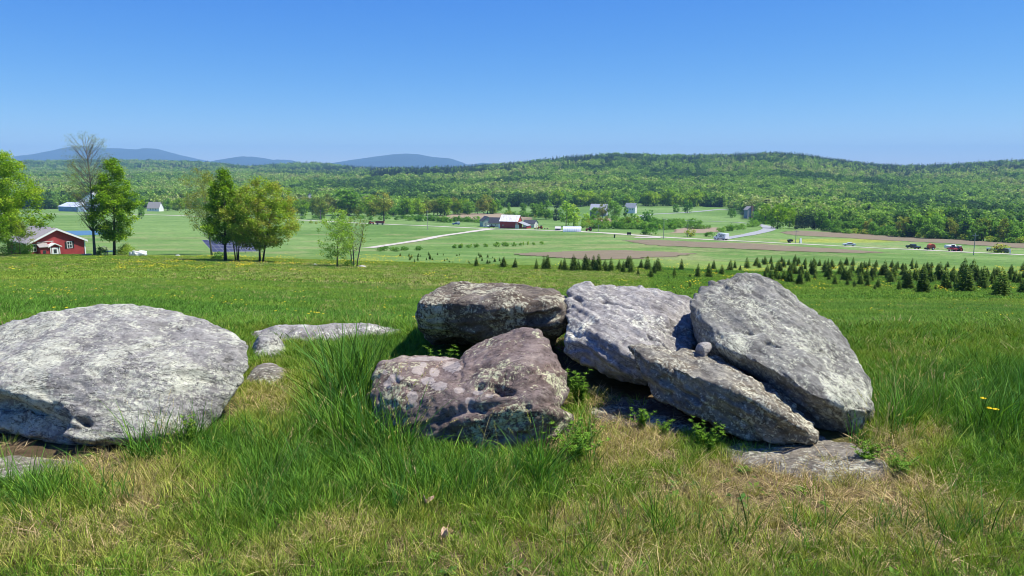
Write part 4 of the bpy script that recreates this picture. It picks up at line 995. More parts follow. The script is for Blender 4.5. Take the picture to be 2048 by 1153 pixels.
con = .04 + .8 * sstep(40, 0, py - np.interp(px, *ridgeR)) * (px > 740) * sstep(-.5, .2, n3 + sstep(1300, 1700, px) * .35) + .22 * sstep(.15, .5, n1) + .55 * (y > 3200) * sstep(-.4, .3, n3) + .4 * ell(px, py, 760, 352, 220, 12)
isf = rng.rand(len(x)) < np.clip(con, 0, .92)
pidx = np.where(isf, rng.randint(0, 4, len(x)), rng.randint(0, 7, len(x)))
scl = (.68 + .75 * rng.rand(len(x)) ** 1.5) * np.where(y > 3000, 1.6, np.where(y > 1700, 1.35, 1.2)) * np.where(y < 700, .85, 1)
tint = np.clip(.56 + .9 * n1 + .5 * n2 + rng.randn(len(x)) * .2, 0, 1)
for nm, pr, msk, lb in (('broadleaf_wood', FK, ~isf, 'spring-green broadleaf wood covering the valley side and the long hill'), ('conifer_wood', FF, isf, 'dark conifers mixed through the wood and along the hill crests')):
    P = np.stack([x, y, z - .4], 1)[msk]; k = len(P)
    rot = np.stack([rng.randn(k) * .04, rng.randn(k) * .04, rng.rand(k) * 6.283], 1)
    scatter(nm, pr, P, scl[msk], rot, pidx[msk], tint[msk])

# -- plantation firs: every one a thing
FIRS = []
for i in range(7):
    V, Fq, tn, sh = fir_geo(500 + i, 2.25, .70 + .07 * (i % 4), 15, 15, .15, .25, .3, 6)
    m = mesh_np('young_fir', V, Fq, L_fir, link=False, attrs={'tn': ('FLOAT', tn), 'sh': ('FLOAT', sh)}); FIRS.append(m)
def fir(px, py, h_px, label, group):
    g = hit(px, py, 40, 400); s = h_px / F * g.y / 2.3
    o = FIRS[random.randrange(7)].copy(); COL.objects.link(o); o.name = 'young_fir'
    o.location = g - Vector((0, 0, .05)); o.rotation_euler = (random.gauss(0, .03), random.gauss(0, .03), random.random() * 6.28); w_ = random.uniform(.78, 1.3)
    o.scale = (s * w_, s * w_, s); tag(o, label, 'fir tree', group); return o
random.seed(12)
big = [(2002, 594, 62, 'biggest young fir, wide and dark, nearest the camera at the right of the plantation'), (1930, 585, 58, 'tall narrow young fir, second of the front trees from the biggest fir'), (1846, 588, 60, 'bushy young fir on the plantation edge with a low skirt reaching the grass'),
       (1890, 580, 46, 'broad young fir between the bushy one and the tall narrow one'), (1815, 580, 44, 'broad young fir leaning into its neighbour at the plantation front'), (1798, 582, 26, 'low squat fir at the foot of the leaning broad fir'), (1965, 578, 50, 'dense young fir close behind the biggest fir'), (2046, 588, 34, 'young fir cut by the right edge of the picture')]
for b in big: fir(*b, 'firs of the tree plantation')
mids = [(1670, 571, 26), (1599, 571, 34), (1580, 566, 38), (1616, 565, 24), (1732, 566, 32), (1551, 560, 36), (1541, 566, 36), (1530, 562, 26), (1690, 562, 30), (1657, 556, 32), (1625, 552, 34), (1784, 561, 34), (1700, 556, 26), (1746, 556, 30),
        (1860, 566, 40), (1880, 562, 40), (1905, 566, 34), (1945, 560, 44), (1925, 556, 42), (1953, 566, 36), (1830, 563, 34), (1770, 553, 34), (1722, 552, 30), (1982, 566, 22), (2020, 562, 26), (2038, 568, 26), (1708, 573, 14), (1757, 577, 14), (1695, 572, 18),
        (1396, 556, 30), (1418, 556, 32), (1363, 541, 25), (1349, 554, 22), (1308, 549, 28), (1302, 556, 20), (1316, 544, 30), (1295, 541, 30), (1262, 547, 24), (1276, 551, 16), (1246, 547, 26), (1222, 545, 32), (1209, 544, 26), (1196, 544, 38), (1187, 543, 34), (1178, 542, 28), (1172, 543, 36),
        (1157, 543, 26), (1148, 543, 36), (1130, 542, 28), (1121, 541, 22), (1095, 540, 32), (1088, 540, 30), (1073, 540, 24), (1030, 537, 22), (1007, 536, 24), (953, 534, 22), (1238, 541, 22), (1255, 538, 28), (1261, 535, 24), (1282, 538, 20), (1444, 550, 22), (1427, 539, 20), (1460, 542, 24), (1470, 537, 18), (1480, 541, 12), (1494, 537, 24)]
for m in mids: fir(*m, 'dark green young fir in the loose rows of the plantation', 'firs of the tree plantation')
for row, (y0, x0, x1, n, h0, h1) in enumerate([(526, 1505, 1900, 28, 15, 24), (533, 1512, 2048, 30, 15, 27), (542, 1520, 2060, 30, 16, 31), (553, 1540, 2060, 24, 18, 34), (566, 1700, 2060, 14, 14, 36), (521, 1505, 1640, 12, 12, 19)]):
    for i in range(n):
        xx = x0 + (x1 - x0) * (i + random.uniform(.1, .9)) / n
        if 1780 < xx < 1830 and y0 > 540 and random.random() < .5: continue
        yy = y0 + random.uniform(-4, 5) + (xx - 1500) * .018
        fir(xx, yy + 4, random.uniform(h0, h1) * .82, 'dark green young fir in the loose rows of the plantation', 'firs of the tree plantation')
for i in range(46):
    xx = random.uniform(1330, 2048); fir(xx, random.uniform(545, 582), random.uniform(7, 15), 'knee-high fir between the larger firs of the plantation', 'smallest firs of the plantation')
for i in range(44):
    xx = random.uniform(800, 1010); fir(xx, random.uniform(510, 530) , random.uniform(4, 10), 'tiny seedling fir scattered on the bright slope before the tilled field', 'seedling firs')

# -- the trees near the red house and by the solar panel, each with its own crown
def T(px, py, Y): return at_y(px, py, Y)
tree_thing('maple_tree', T(-14, 512, 122), 'large bright green maple cut by the left edge, hanging over the red house', 'tree', None, 601, leaf=L_bright, height=16.5, trunk_r=.34,
           prof=[(1.8, 2.6), (4, 6.2), (8, 7.6), (12, 6.6), (15, 4.2), (18.2, 1.2)], clumps=420, per=95, rad=.75, size=.16, tips=110)
tree_thing('sapling_tree', T(40, 506, 132), 'pale small-leaved sapling in front of the grey roof of the red house', 'tree', None, 602, leaf=L_olive, height=5.5, trunk_r=.10,
           prof=[(1.5, 1.6), (3.4, 2.6), (5.2, 1.8), (6.2, .4)], clumps=46, per=60, rad=.5, size=.11, tips=30)
tree_thing('bare_tree', T(190, 512, 130), 'tall thinly leafed tree with bare upper twigs, right of the red house', 'tree', None, 603, leaf=L_olive, height=20, trunk_r=.24, bk=m_bark2,
           prof=[(4.5, 1.6), (8, 3.4), (12, 4.2), (16, 4.0), (19, 3.0), (20.5, 1.6)], clumps=240, per=26, rad=.6, size=.075, tips=170, lump=.2, minr=.05, shell=.7)
tree_thing('dense_tree', T(229, 513, 130), 'dense bright green tree with a stepped crown, between the bare tree and the white bundle', 'tree', None, 604, leaf=L_bright, height=14.2, trunk_r=.26,
           prof=[(3.0, 1.8), (5.5, 3.0), (8.5, 3.9), (11.5, 2.9), (14, 1.7), (16, .5)], clumps=190, per=110, rad=.62, size=.15, tips=70, lump=.3, lean=(.7, 0))
tree_thing('pale_tree', T(424, 514, 150), 'pale olive tree with a hazy crown behind the solar panel', 'tree', None, 605, leaf=L_olive, height=14, trunk_r=.2, bk=m_bark2,
           prof=[(5, 2.2), (8, 4.4), (12, 4.6), (15, 3.2), (16.6, 1.0)], clumps=160, per=46, rad=.75, size=.12, tips=110, lean=(-1.0, 0))
tree_thing('upright_tree', T(451, 523, 113), 'upright deep green tree rising highest in the group beside the solar panel', 'tree', None, 606, leaf=L_bright, height=12, trunk_r=.24,
           prof=[(3.0, 1.8), (4.6, 3.1), (7, 2.6), (10, 2.0), (12.4, 1.2), (13.6, .4)], clumps=170, per=100, rad=.55, size=.125, tips=80, lean=(.2, 0))
tree_thing('many_stemmed_tree', T(474, 523, 116), 'light green tree with a cluster of thin stems beside the solar panel', 'tree', None, 607, leaf=L_mid, height=8.5, trunk_r=.16,
           prof=[(2.8, 1.2), (4, 2.2), (6.5, 2.6), (9, 1.6)], clumps=80, per=70, rad=.5, size=.11, tips=60, stems=4, spread=.7)
tree_thing('spreading_maple', T(522, 524, 112), 'spreading maple flushed bronze on one side, in the group by the solar panel', 'tree', None, 608, leaf=L_orange, height=10.5, trunk_r=.22,
           prof=[(2.3, 2.0), (4, 4.2), (6.5, 5.2), (9, 4.0), (11.4, 1.8), (12.4, .5)], clumps=260, per=110, rad=.6, size=.12, tips=150, stems=3, spread=.9, lean=(.9, 0))
tree_thing('thin_tree', T(674, 531, 104), 'thin yellow-green tree standing alone in the middle of the meadow edge', 'tree', None, 609, leaf=L_lime, height=7.6, trunk_r=.10,
           prof=[(1.0, 1.4), (3.0, 2.5), (5.4, 2.2), (8.0, .8)], clumps=120, per=44, rad=.42, size=.09, tips=85, minr=.014, lean=(.3, 0))
tree_thing('leafless_tree', T(708, 525, 106), 'almost leafless grey tree with upright forking limbs beside the thin yellow-green tree', 'tree', None, 610, leaf=L_olive, height=7.6, trunk_r=.15, bk=m_bark2,
           prof=[(2.0, 1.0), (4, 2.0), (6.5, 2.6), (8, 1.8)], clumps=90, per=16, rad=.4, size=.08, tips=80, stems=3, spread=1.3, minr=.016, shell=.8)
def shrub_geo(seed, h, w_, leaf, clumps=26, per=46, size=.09):
    r = np.random.RandomState(seed)
    C = crown_pts(r, clumps, [(h * .12, w_ * .8), (h * .45, w_), (h * .75, w_ * .8), (h * .98, w_ * .3)], .3, seed, .6)
    V, Fq, tn, sh = leaf_cloud(r, C, per, w_ * .3, size, .7)
    return mesh_np('shrub', V, Fq, leaf, link=False, attrs={'tn': ('FLOAT', tn), 'sh': ('FLOAT', sh)})
def place(o, name, loc, label, cat, group=None, s=1, rz=0):
    c = o.copy(); COL.objects.link(c); c.name = name; c.location = loc; c.scale = (s, s, s) if not isinstance(s, tuple) else s; c.rotation_euler = (0, 0, rz); tag(c, label, cat, group); return c
place(shrub_geo(701, 1.9, 1.7, L_orange, 34, 60), 'shrub', T(254, 511, 131), 'brownish shrub at the foot of the dense green tree', 'shrub')
place(shrub_geo(702, 1.8, 1.5, L_mid, 40, 60), 'shrub', T(48, 507, 134), 'rounded green shrub against the left end of the red house', 'shrub')
place(shrub_geo(703, 2.6, 2.6, L_dark, 40, 60), 'shrub', T(22, 506, 132), 'dark green shrub under the large maple at the left edge', 'shrub')
place(shrub_geo(704, 1.5, 1.0, L_dark, 20, 46), 'shrub', T(203, 510, 132), 'small dark shrub between the two tall trunks', 'shrub')
place(shrub_geo(705, .9, 1.2, L_mid, 16, 40), 'shrub', T(702, 527, 106), 'low weedy shrub around the foot of the leafless tree', 'shrub')
place(shrub_geo(706, 1.2, 1.0, L_dark, 16, 40), 'shrub', T(437, 519, 118), 'twiggy shrub under the solar panel beside the trunk', 'shrub')

# -- single trees of the valley floor
VB = {}
def valley_kind(k):
    if k in VB: return VB[k]
    spec = {'round': (L_dark, 9, 3.6, .06, 900, .42), 'maple': (L_bright, 13, 5.4, .08, 1500, .55), 'mid': (L_mid, 12, 4.6, .12, 1400, .5), 'olive': (L_olive, 13, 4.2, .2, 1000, .5), 'slim': (L_mid, 13, 2.7, .1, 900, .45), 'lime': (L_lime, 10, 3.2, .1, 1000, .42), 'bush': (L_mid, 4, 3.0, .05, 600, .36), 'darkbush': (L_dark, 4, 3.2, .05, 600, .36), 'bronze': (L_orange, 5, 3.2, .05, 600, .38), 'elm': (L_olive, 16, 5.6, .3, 1500, .45)}[k] if k != 'pine' and k != 'spruce' else None
    out = []
    for v in range(3):
        s = sum(ord(c) for c in k) * 3 + v
        if spec:
            leaf, h, w_, sk, nl, sz = spec
            r = np.random.RandomState(s)
            C = crown_pts(r, 44, [(h * sk, w_ * .6), (h * (sk + .2), w_ * .95), (h * .6, w_), (h * .82, w_ * .7), (h * .98, w_ * .25)], .25 if k == 'round' else .38, s, .7)
            V, Fq, tn, sh = leaf_cloud(r, C, nl // 44, w_ * .26, sz, .8, .5)
            mb = MB(); branch_mesh(mb, r, C, h, h * .022, .2, (0, 0), 12 if h > 6 else 0, minr=.06)
        else:
            h = 13 if k == 'pine' else 11
            V, Fq, tn, sh = fir_geo(s, h, 3.6 if k == 'pine' else 2.1, 13, 9, 1.1 if k == 'pine' else .8, .35, .35, 3)
            leaf = L_pine; mb = MB(); mb.tube([(0, 0, -.3), (0, 0, h * .9)], [.25, .06], 5)
        c = mesh_np('crown', V, Fq, leaf, link=False, attrs={'tn': ('FLOAT', tn), 'sh': ('FLOAT', sh)})
        t = mb.build('trunk', m_bark); COL.objects.unlink(t)
        out.append((c, t, h))
    VB[k] = out; return out
VN = {'round': ('round_tree', 'tree'), 'maple': ('maple_tree', 'tree'), 'mid': ('broadleaf_tree', 'tree'), 'olive': ('pale_tree', 'tree'), 'slim': ('slim_tree', 'tree'), 'lime': ('lime_green_tree', 'tree'), 'bush': ('bush', 'bush'), 'darkbush': ('bush', 'bush'), 'bronze': ('bush', 'bush'), 'pine': ('pine_tree', 'tree'), 'spruce': ('spruce_tree', 'tree'), 'elm': ('elm_tree', 'tree')}
def vtree(k, px, base, top, label, group=None, wide=1.0):
    g = hit(px, base, 100); c0, t0, h = random.choice(valley_kind(k)); s = (base - top) / F * g.y / h
    nm, cat = VN[k]
    if cat == 'bush':
        o = c0.copy(); COL.objects.link(o); o.name = 'bush'; o.location = g; o.scale = (s * wide, s * wide, s); o.rotation_euler = (0, 0, random.random() * 6.28); tag(o, label, cat, group); return o
    r = empty(nm, g, random.random() * 6.28); r.scale = (s * wide, s * wide, s); tag(r, label, cat, group)
    for o in (c0, t0):
        c = o.copy(); COL.objects.link(c); c.parent = r
    return r
single = [('elm', 768, 443, 381, 'vase-shaped pale elm behind the red farm machines by the road', 1), ('round', 1352, 426, 408, 'small round dark tree, first of the two on the farm track', 1), ('round', 1375, 427, 400, 'taller oval dark tree, second of the two on the farm track', .85), ('round', 1464, 436, 416, 'neatly clipped oval dark tree on the lawn before the weathered tower house', 1),
          ('maple', 1530, 449, 408, 'yellow-green leaning maple beside the bend of the paved road', .8), ('maple', 1555, 458, 410, 'broad bright maple on the bend of the paved road, fuller of the pair', .95), ('maple', 1578, 457, 416, 'bright maple at the right of the pair on the road bend', .8), ('lime', 1132, 454, 404, 'tall pale willow-like tree behind the white greenhouse', .9), ('lime', 1147, 453, 410, 'lower pale willow-like tree right of the tall one behind the greenhouse', .9),
          ('pine', 1113, 442, 402, 'dark ragged pine behind the pale willow-like trees', .9), ('mid', 1092, 439, 402, 'rounded mid-green tree between the red barn and the ragged pine', 1.1), ('mid', 1070, 437, 407, 'mid-green tree rising above the dark barn roof', 1.1), ('mid', 1046, 428, 406, 'small dark tree alone on the hill meadow above the red barn', .8),
          ('slim', 1018, 425, 404, 'slim pale tree above the roof of the red barn', .8), ('darkbush', 1297, 447, 423, 'dense dark tree-like bush right of the ghost-white house', .8), ('darkbush', 1298, 470, 456, 'low spreading bush beside the road junction', 1.3), ('bronze', 1381, 474, 459, 'brownish bush at the foot of the roadside pole before the box truck', 1.1), ('darkbush', 1418, 474, 464, 'round bush just ahead of the white box truck', 1.1),
          ('maple', 1868, 472, 424, 'big rich green maple on the edge of the wood above the red farm machines', .95), ('mid', 1643, 461, 422, 'dark egg-shaped tree at the wood edge above the tilled strip', .8), ('pine', 1737, 446, 408, 'large blue-dark pine left of the white-roofed shed', 1), ('spruce', 1775, 444, 424, 'little dark spruce touching the white-roofed shed', 1), ('spruce', 1855, 428, 412, 'dark pointed spruce at the end of the long grey roof', 1), ('pine', 2000, 452, 415, 'dark pine standing above the right end of the wood', .9),
          ('mid', 696, 432, 378, 'broad yellow-green crown behind the thin yellow-green tree', 1.4), ('olive', 642, 440, 398, 'dark olive tree at the roadside left of the thin yellow-green tree', 1.0), ('darkbush', 157, 423, 410, 'dark bush before the pale blue barn', .8), ('mid', 283, 438, 412, 'small tree right of the dense green tree on the pasture', .8), ('bronze', 2000, 506, 489, 'yellow-green thicket behind the dark parked car at the right edge', 1.5),
          ('elm', 1205, 441, 405, 'leafy tree half hiding the grey barn roof', .8), ('mid', 1228, 441, 402, 'leafy tree between the grey barn and the ghost-white house', .9), ('mid', 1190, 440, 415, 'dark low tree before the left half of the grey barn', 1.1), ('slim', 1252, 446, 414, 'slim bare-stemmed tree in front of the ghost-white house', .8),
          ('slim', 1265, 455, 424, 'slim pale tree in the thicket below the ghost-white house', .9), ('mid', 1257, 458, 436, 'small tree in the thicket above the roadside meadow', 1.2)]
random.seed(5)
for (k, px, b, t_, lb, wd) in single: vtree(k, px, b, t_, lb, None, wd)
for i in range(17):
    xx = 1592 + i * 4.2 + random.uniform(-1, 1); vtree('spruce', xx, 458 + random.uniform(-4, 2) , 420 + random.uniform(-4, 8), 'dark spruce in the tight plantation block right of the bright maples', 'spruces of the plantation block', .8)
def belt(kind, x0, x1, yb0, yb1, h0, h1, n, label, group, wd=1.0):
    for i in range(n):
        f = (i + random.random()) / n; xx = x0 + (x1 - x0) * f; yb = yb0 + (yb1 - yb0) * f + random.uniform(-1, 1.2)
        k = random.choice(kind); vtree(k, xx, yb, yb - random.uniform(h0, h1), label, group, wd * random.uniform(.85, 1.2))
belt(['mid', 'mid', 'olive', 'maple'], 826, 1000, 432, 428, 24, 38, 17, 'green tree in the wood edge behind the fallow hillside field', 'trees behind the fallow field')
belt(['bush', 'darkbush'], 815, 905, 441, 445, 8, 13, 11, 'green bush in the hedge along the upper road', 'bushes along the upper road')
belt(['bush', 'darkbush', 'bronze'], 905, 962, 442, 447, 7, 12, 8, 'bush in the scrub left of the pale green farmhouse', 'scrub bushes by the farmhouse')
belt(['bush', 'bronze', 'darkbush'], 1010, 1105, 431, 438, 6, 12, 12, 'bush in the hedge between the red barn and the hill meadow', 'bushes above the red barn')
belt(['bush', 'darkbush', 'bronze', 'lime'], 1150, 1350, 456, 460, 9, 17, 26, 'bush in the scrub belt behind the greenhouse and the junction', 'scrub belt bushes')
belt(['bush', 'darkbush'], 1275, 1400, 446, 450, 8, 13, 15, 'bush in the upper scrub below the farm track', 'upper scrub bushes')
belt(['bush', 'mid', 'slim', 'lime', 'olive'], 1165, 1290, 452, 459, 14, 26, 16, 'small tree in the scrub belt behind the greenhouse and the junction', 'scrub belt trees')
belt(['bush', 'darkbush', 'bronze'], 1300, 1420, 453, 459, 7, 13, 14, 'bush in the damp hollow before the paved bend', 'bushes of the damp hollow')
belt(['bush', 'bronze'], 560, 740, 446, 452, 3, 6, 16, 'low weed clump along the near verge of the upper road', 'weed clumps by the upper road')
belt(['darkbush', 'mid', 'pine'], 1508, 1530, 444, 449, 12, 22, 5, 'dark small tree between the weathered house and the bright maples', 'trees by the weathered house')
belt(['bush', 'bush', 'lime'], 1440, 1520, 466, 452, 8, 15, 11, 'green bush on the inner side of the paved bend', 'bushes inside the paved bend')
belt(['darkbush', 'mid', 'mid', 'olive'], 1655, 1800, 462, 473, 18, 34, 15, 'tree in the wood edge above the long tilled strip', 'trees above the long tilled strip', .9)
belt(['mid', 'olive', 'olive', 'mid', 'pine', 'slim'], 1800, 2060, 474, 487, 28, 52, 22, 'tree in the wood edge behind the parked farm machines', 'trees behind the farm machines', .9)
belt(['darkbush', 'bronze', 'bush'], 1660, 2050, 465, 488, 8, 14, 34, 'bush at the foot of the wood above the long tilled strip', 'bushes at the foot of the wood', 1.2)
belt(['mid', 'olive'], 560, 800, 424, 424, 22, 36, 15, 'tree in the wood edge beyond the upper road', 'trees beyond the upper road')
belt(['bush', 'darkbush'], 600, 815, 438, 440, 6, 11, 14, 'bush on the far verge of the upper road', 'bushes beyond the upper road')
belt(['mid', 'olive', 'slim'], 325, 420, 416, 415, 20, 36, 7, 'tree in the low wood behind the far barns', 'trees behind the far barns')
belt(['mid', 'olive', 'maple'], 330, 470, 421, 423, 20, 32, 9, 'tree in the low wood behind the far barns', 'trees behind the far barns')
belt(['mid', 'olive', 'slim'], 212, 292, 414, 414, 20, 34, 6, 'tree in the low wood behind the far barns', 'trees behind the far barns')
belt(['mid', 'olive', 'slim'], -10, 120, 416, 415, 20, 36, 8, 'tree in the low wood behind the far barns', 'trees behind the far barns')
belt(['bush', 'bush', 'lime'], 900, 1085, 497, 490, 6, 10, 18, 'small bush in the overgrown strip below the driveway', 'bushes of the overgrown strip', .8)
belt(['bush', 'darkbush'], 745, 840, 504, 501, 6, 10, 7, 'low bush along the lower edge of the driveway', 'bushes below the driveway', 1)
belt(['mid', 'olive', 'maple'], 575, 830, 431, 433, 24, 42, 15, 'tree in the thicket beyond the upper road', 'trees of the thicket beyond the upper road')
belt(['mid', 'maple'], 1105, 1420, 413, 413, 20, 34, 22, 'tree of the wood edge above the hill meadow', 'trees above the hill meadow', 1)
# ------------------------------------------------------------------ buildings
m_red = plain('barn_red_boards', (.32, .05, .05), .8, .2, .18, 1.5)
m_red2 = plain('sunlit_orange_red_boards', (.42, .075, .05), .8, .2, .15, 1.5)  # copy of the red boards for the gable ends, sunlight put into its colour
m_white = plain('white_paint', (.78, .78, .76), .6, .3, .06, 2)
m_shingle = plain('grey_shingles', (.32, .295, .27), .9, .1, .22, 6)
m_slate = plain('dark_roofing', (.07, .072, .085), .8, .2, .25, 3)
q = N('rusty_white_metal'); co = q.n('ShaderNodeTexCoord').outputs['Object']
m_rustroof = q.done(q.bsdf(q.ramp(q.noise(q.map(co, (.5, 1.2, .5)), 1.2, 6, .7), [(.46, (.85, .83, .80)), (.60, (.72, .62, .54)), (.72, (.45, .27, .18))]), .6, .3))
m_paleroof = plain('pale_metal_roof', (.62, .66, .72), .4, .4, .08, 1)
m_bluewall = plain('blue_grey_siding', (.26, .36, .50), .8, .2, .12, 1)
m_sage = plain('sage_siding', (.42, .50, .42), .8, .2, .1, 1)
m_cream = plain('cream_siding', (.60, .58, .52), .8, .2, .1, 1)
m_greywood = plain('weathered_boards', (.30, .32, .33), .9, .1, .2, 1.5)
m_brick = plain('brown_brick', (.24, .15, .12), .9, .1, .2, 3)
q = N('window_glass'); m_glass = q.done(q.bsdf((.03, .04, .05), .08, .6))
m_black = plain('black_paint', (.02, .02, .022), .5, .4, .2, 4)
m_wood = plain('pole_wood', (.36, .34, .30), .9, .1, .2, 5)
m_steel = plain('galvanised_steel', (.45, .46, .47), .4, .5, .1, 5, .6)
def window(parent, face, u, z, w_, h, X, L, mats=(None, None), shutters=False):
    fm = mats[0] or m_white; gm = mats[1] or m_glass
    def bx(mb, u0, u1, z0, z1, d0, d1):
        if face == 'S': mb.box(u0, u1, -L / 2 - d1, -L / 2 - d0, z0, z1)
        elif face == 'N': mb.box(u0, u1, L / 2 + d0, L / 2 + d1, z0, z1)
        elif face == 'W': mb.box(-X / 2 - d1, -X / 2 - d0, u0, u1, z0, z1)
        else: mb.box(X / 2 + d0, X / 2 + d1, u0, u1, z0, z1)
    p = MB(); bx(p, u - w_ / 2, u + w_ / 2, z - h / 2, z + h / 2, .002, .03); pane = p.build('window', gm, parent)
    t = min(w_, h) * .12; f = MB()
    bx(f, u - w_ / 2 - t, u - w_ / 2, z - h / 2 - t, z + h / 2 + t, .0, .06); bx(f, u + w_ / 2, u + w_ / 2 + t, z - h / 2 - t, z + h / 2 + t, .0, .06)
    bx(f, u - w_ / 2, u + w_ / 2, z + h / 2, z + h / 2 + t, .0, .06); bx(f, u - w_ / 2, u + w_ / 2, z - h / 2 - t, z - h / 2, .0, .06)
    bx(f, u - t * .3, u + t * .3, z - h / 2, z + h / 2, .035, .055); bx(f, u - w_ / 2, u - t * .3, z - t * .3, z + t * .3, .035, .054); bx(f, u + t * .3, u + w_ / 2, z - t * .3, z + t * .3, .035, .054)
    f.build('frame', fm, pane)
    if shutters:
        for s in (-1, 1):
            m = MB(); c = u + s * (w_ / 2 + t + .17); bx(m, c - .15, c + .15, z - h / 2 - t, z + h / 2 + t, .0, .05); m.build('shutter', m_black, parent)
def gable(name, label, cat, loc, rz, X, L, he, hr, wall, roof, over=.4, wins=(), doors=(), group=None, trim=None, gable_m=None):
    root = empty(name, loc, rz); tag(root, label, cat, group)
    m = MB(); m.prism([(-X / 2, -1.5), (X / 2, -1.5), (X / 2, he), (0, hr), (-X / 2, he)], -L / 2, L / 2)
    if gable_m:
        m.m[0] = 1; m.m[1] = 1; m.build('wall', [wall, gable_m], root)
    else: m.build('wall', wall, root)
    sl = (hr - he) / (X / 2); th = .16; e = over
    r = MB()
    for s in (-1, 1):
        a = (0, hr + .03); b = (s * (X / 2 + e), he - sl * e + .03)
        r.prism([a, b, (b[0], b[1] + th), (0, hr + .03 + th)], -L / 2 - e, L / 2 + e)
    rf = r.build('roof', roof, root)
    if trim:
        for yy in (-L / 2 - e - .07, L / 2 + e + .002):
            t = MB()
            for s in (-1, 1):
                a = (0, hr - .22); b = (s * (X / 2 + e), he - sl * e - .2)
                t.prism([a, b, (b[0], b[1] + .33), (0, hr + .13)], yy, yy + .068)
            t.build('barge_board', trim, rf)
    for wd in wins: window(root, wd[0], wd[1], wd[2], wd[3], wd[4], X, L, shutters=len(wd) > 5 and wd[5])
    for (face, u, w_, h, mt) in doors:
        d = MB()
        if face == 'S': d.box(u - w_ / 2, u + w_ / 2, -L / 2 - .07, -L / 2 - .002, 0, h)
        elif face == 'W': d.box(-X / 2 - .07, -X / 2 - .002, u - w_ / 2, u + w_ / 2, 0, h)
        else: d.box(X / 2 + .002, X / 2 + .07, u - w_ / 2, u + w_ / 2, 0, h)
        d.build('door', mt, root)
    return root
def mpp(p): return p.y / F
# red house by the meadow
g = T(116, 509, 142); rz = R(50)
g = g + Vector((-math.sin(rz), math.cos(rz), 0)) * 5.5; g.z = EYE - 142 * slope(508.5)
X_, L_ = 9.5, 11.0
house = gable('red_house', 'red gabled house with white trim and grey shingle roof below the meadow crest', 'house', g, rz, X_, L_, 2.35, 4.65, m_red, m_shingle, .45,
      wins=[('S', -3.95, 1.45, .75, 1.15), ('S', 2.1, 1.55, .75, 1.1, True), ('W', -2.5, 1.4, .9, 1.0), ('W', 1.5, 1.4, .9, 1.0)], trim=m_white)
cb = MB()
for s in (-1, 1): cb.box(s * (X_ / 2) - .09, s * (X_ / 2) + .09, -L_ / 2 - .10, -L_ / 2 - .003, -1, 2.3)
cb.build('corner_board', m_white, house)
pr = MB(); pr.prism([(-3.3, -1), (-.1, -1), (-.1, 1.5), (-.9, 1.95), (-1.7, 1.5), (-3.3, 1.5)], -L_ / 2 - 1.3, -L_ / 2 - .01); pr.build('porch', m_red, house)
pf = MB()
for s in (-1, 1): pf.prism([(-.9, 2.0), (-.9 + s * 1.15, 1.42), (-.9 + s * 1.15, 1.58), (-.9, 2.2)], -L_ / 2 - 1.6, -L_ / 2)
pf.build('porch_gable', m_white, house)
ps = MB(); ps.prism([(-L_ / 2 - 1.5, 1.53), (-L_ / 2 + .0, 2.1), (-L_ / 2 + .0, 2.2), (-L_ / 2 - 1.5, 1.63)], -3.5, -1.75, 'x'); ps.build('porch_roof', m_shingle, house)
dd = MB(); dd.box(-1.45, -.35, -L_ / 2 - 1.37, -L_ / 2 - 1.31, -.6, 1.35); door = dd.build('door', m_white, house)
dg = MB(); dg.box(-1.15, -.65, -L_ / 2 - 1.40, -L_ / 2 - 1.375, .35, 1.05); dg.build('door_glass', m_glass, door)
dw = MB(); dw.box(-2.9, -2.4, -L_ / 2 - 1.33, -L_ / 2 - 1.302, .4, 1.0); dw.build('window', m_glass, house)
for xx in (-1.65, -.15):
    c = MB(); c.box(xx - .07, xx + .07, -L_ / 2 - 1.45, -L_ / 2 - 1.302, -1, 1.5); c.build('porch_post', m_white, house)
sg = MB()
random.seed(3); xx = -3.3
while xx < -.55:
    w_ = random.uniform(.10, .2); sg.box(xx, xx + w_, -L_ / 2 - .05, -L_ / 2 - .003, 2.28 + (xx + 3.3) * .03, 2.44 + (xx + 3.3) * .03); xx += w_ + .05
sg.build('sign_lettering', m_cream, house)
# red barn
g = hit(1022, 457.5); k = mpp(g)
barn = gable('red_barn', 'red barn with a rust-streaked white metal roof beside the road', 'barn', g + Vector((0, 3, 0)), R(67), 24 * k, 38 * k, 15 * k, 26 * k, m_red, m_rustroof, .5,
      wins=[('W', -5.6, 3.4, .9, .9), ('W', 4, 2.0, 1.2, .5)], doors=[('W', 6.6, 1.0, 2.3, m_white), ('W', -6.0, 2.6, 2.7, m_cream)], gable_m=m_red2)
lt = MB(); Lb = 38 * k / 2
lt.prism([(-Lb - 6.5, 1.9), (-Lb, 4.2), (-Lb, 4.35), (-Lb - 6.5, 2.05)], -3.5, 4.5, 'x'); lt.build('lean_to_roof', m_greywood, barn)
lw = MB(); lw.box(-3.3, 4.3, -Lb - 6.2, -Lb - 5.9, -1.5, 2.0); lw.box(-3.3, -3.0, -Lb - 5.9, -Lb - .02, -1.5, 1.1); lw.build('lean_to_wall', m_red, barn)
gable('dark_roofed_shed', 'low shed with dark roof and white gable end, right behind the red barn', 'shed', hit(1062, 457) + Vector((0, 14, 0)), R(62), 18 * k, 26 * k, 7 * k, 13 * k, m_cream, m_slate, .4, wins=[('S', 0, 1.2, .8, .8)])
fg = hit(972, 454.5); k = mpp(fg)
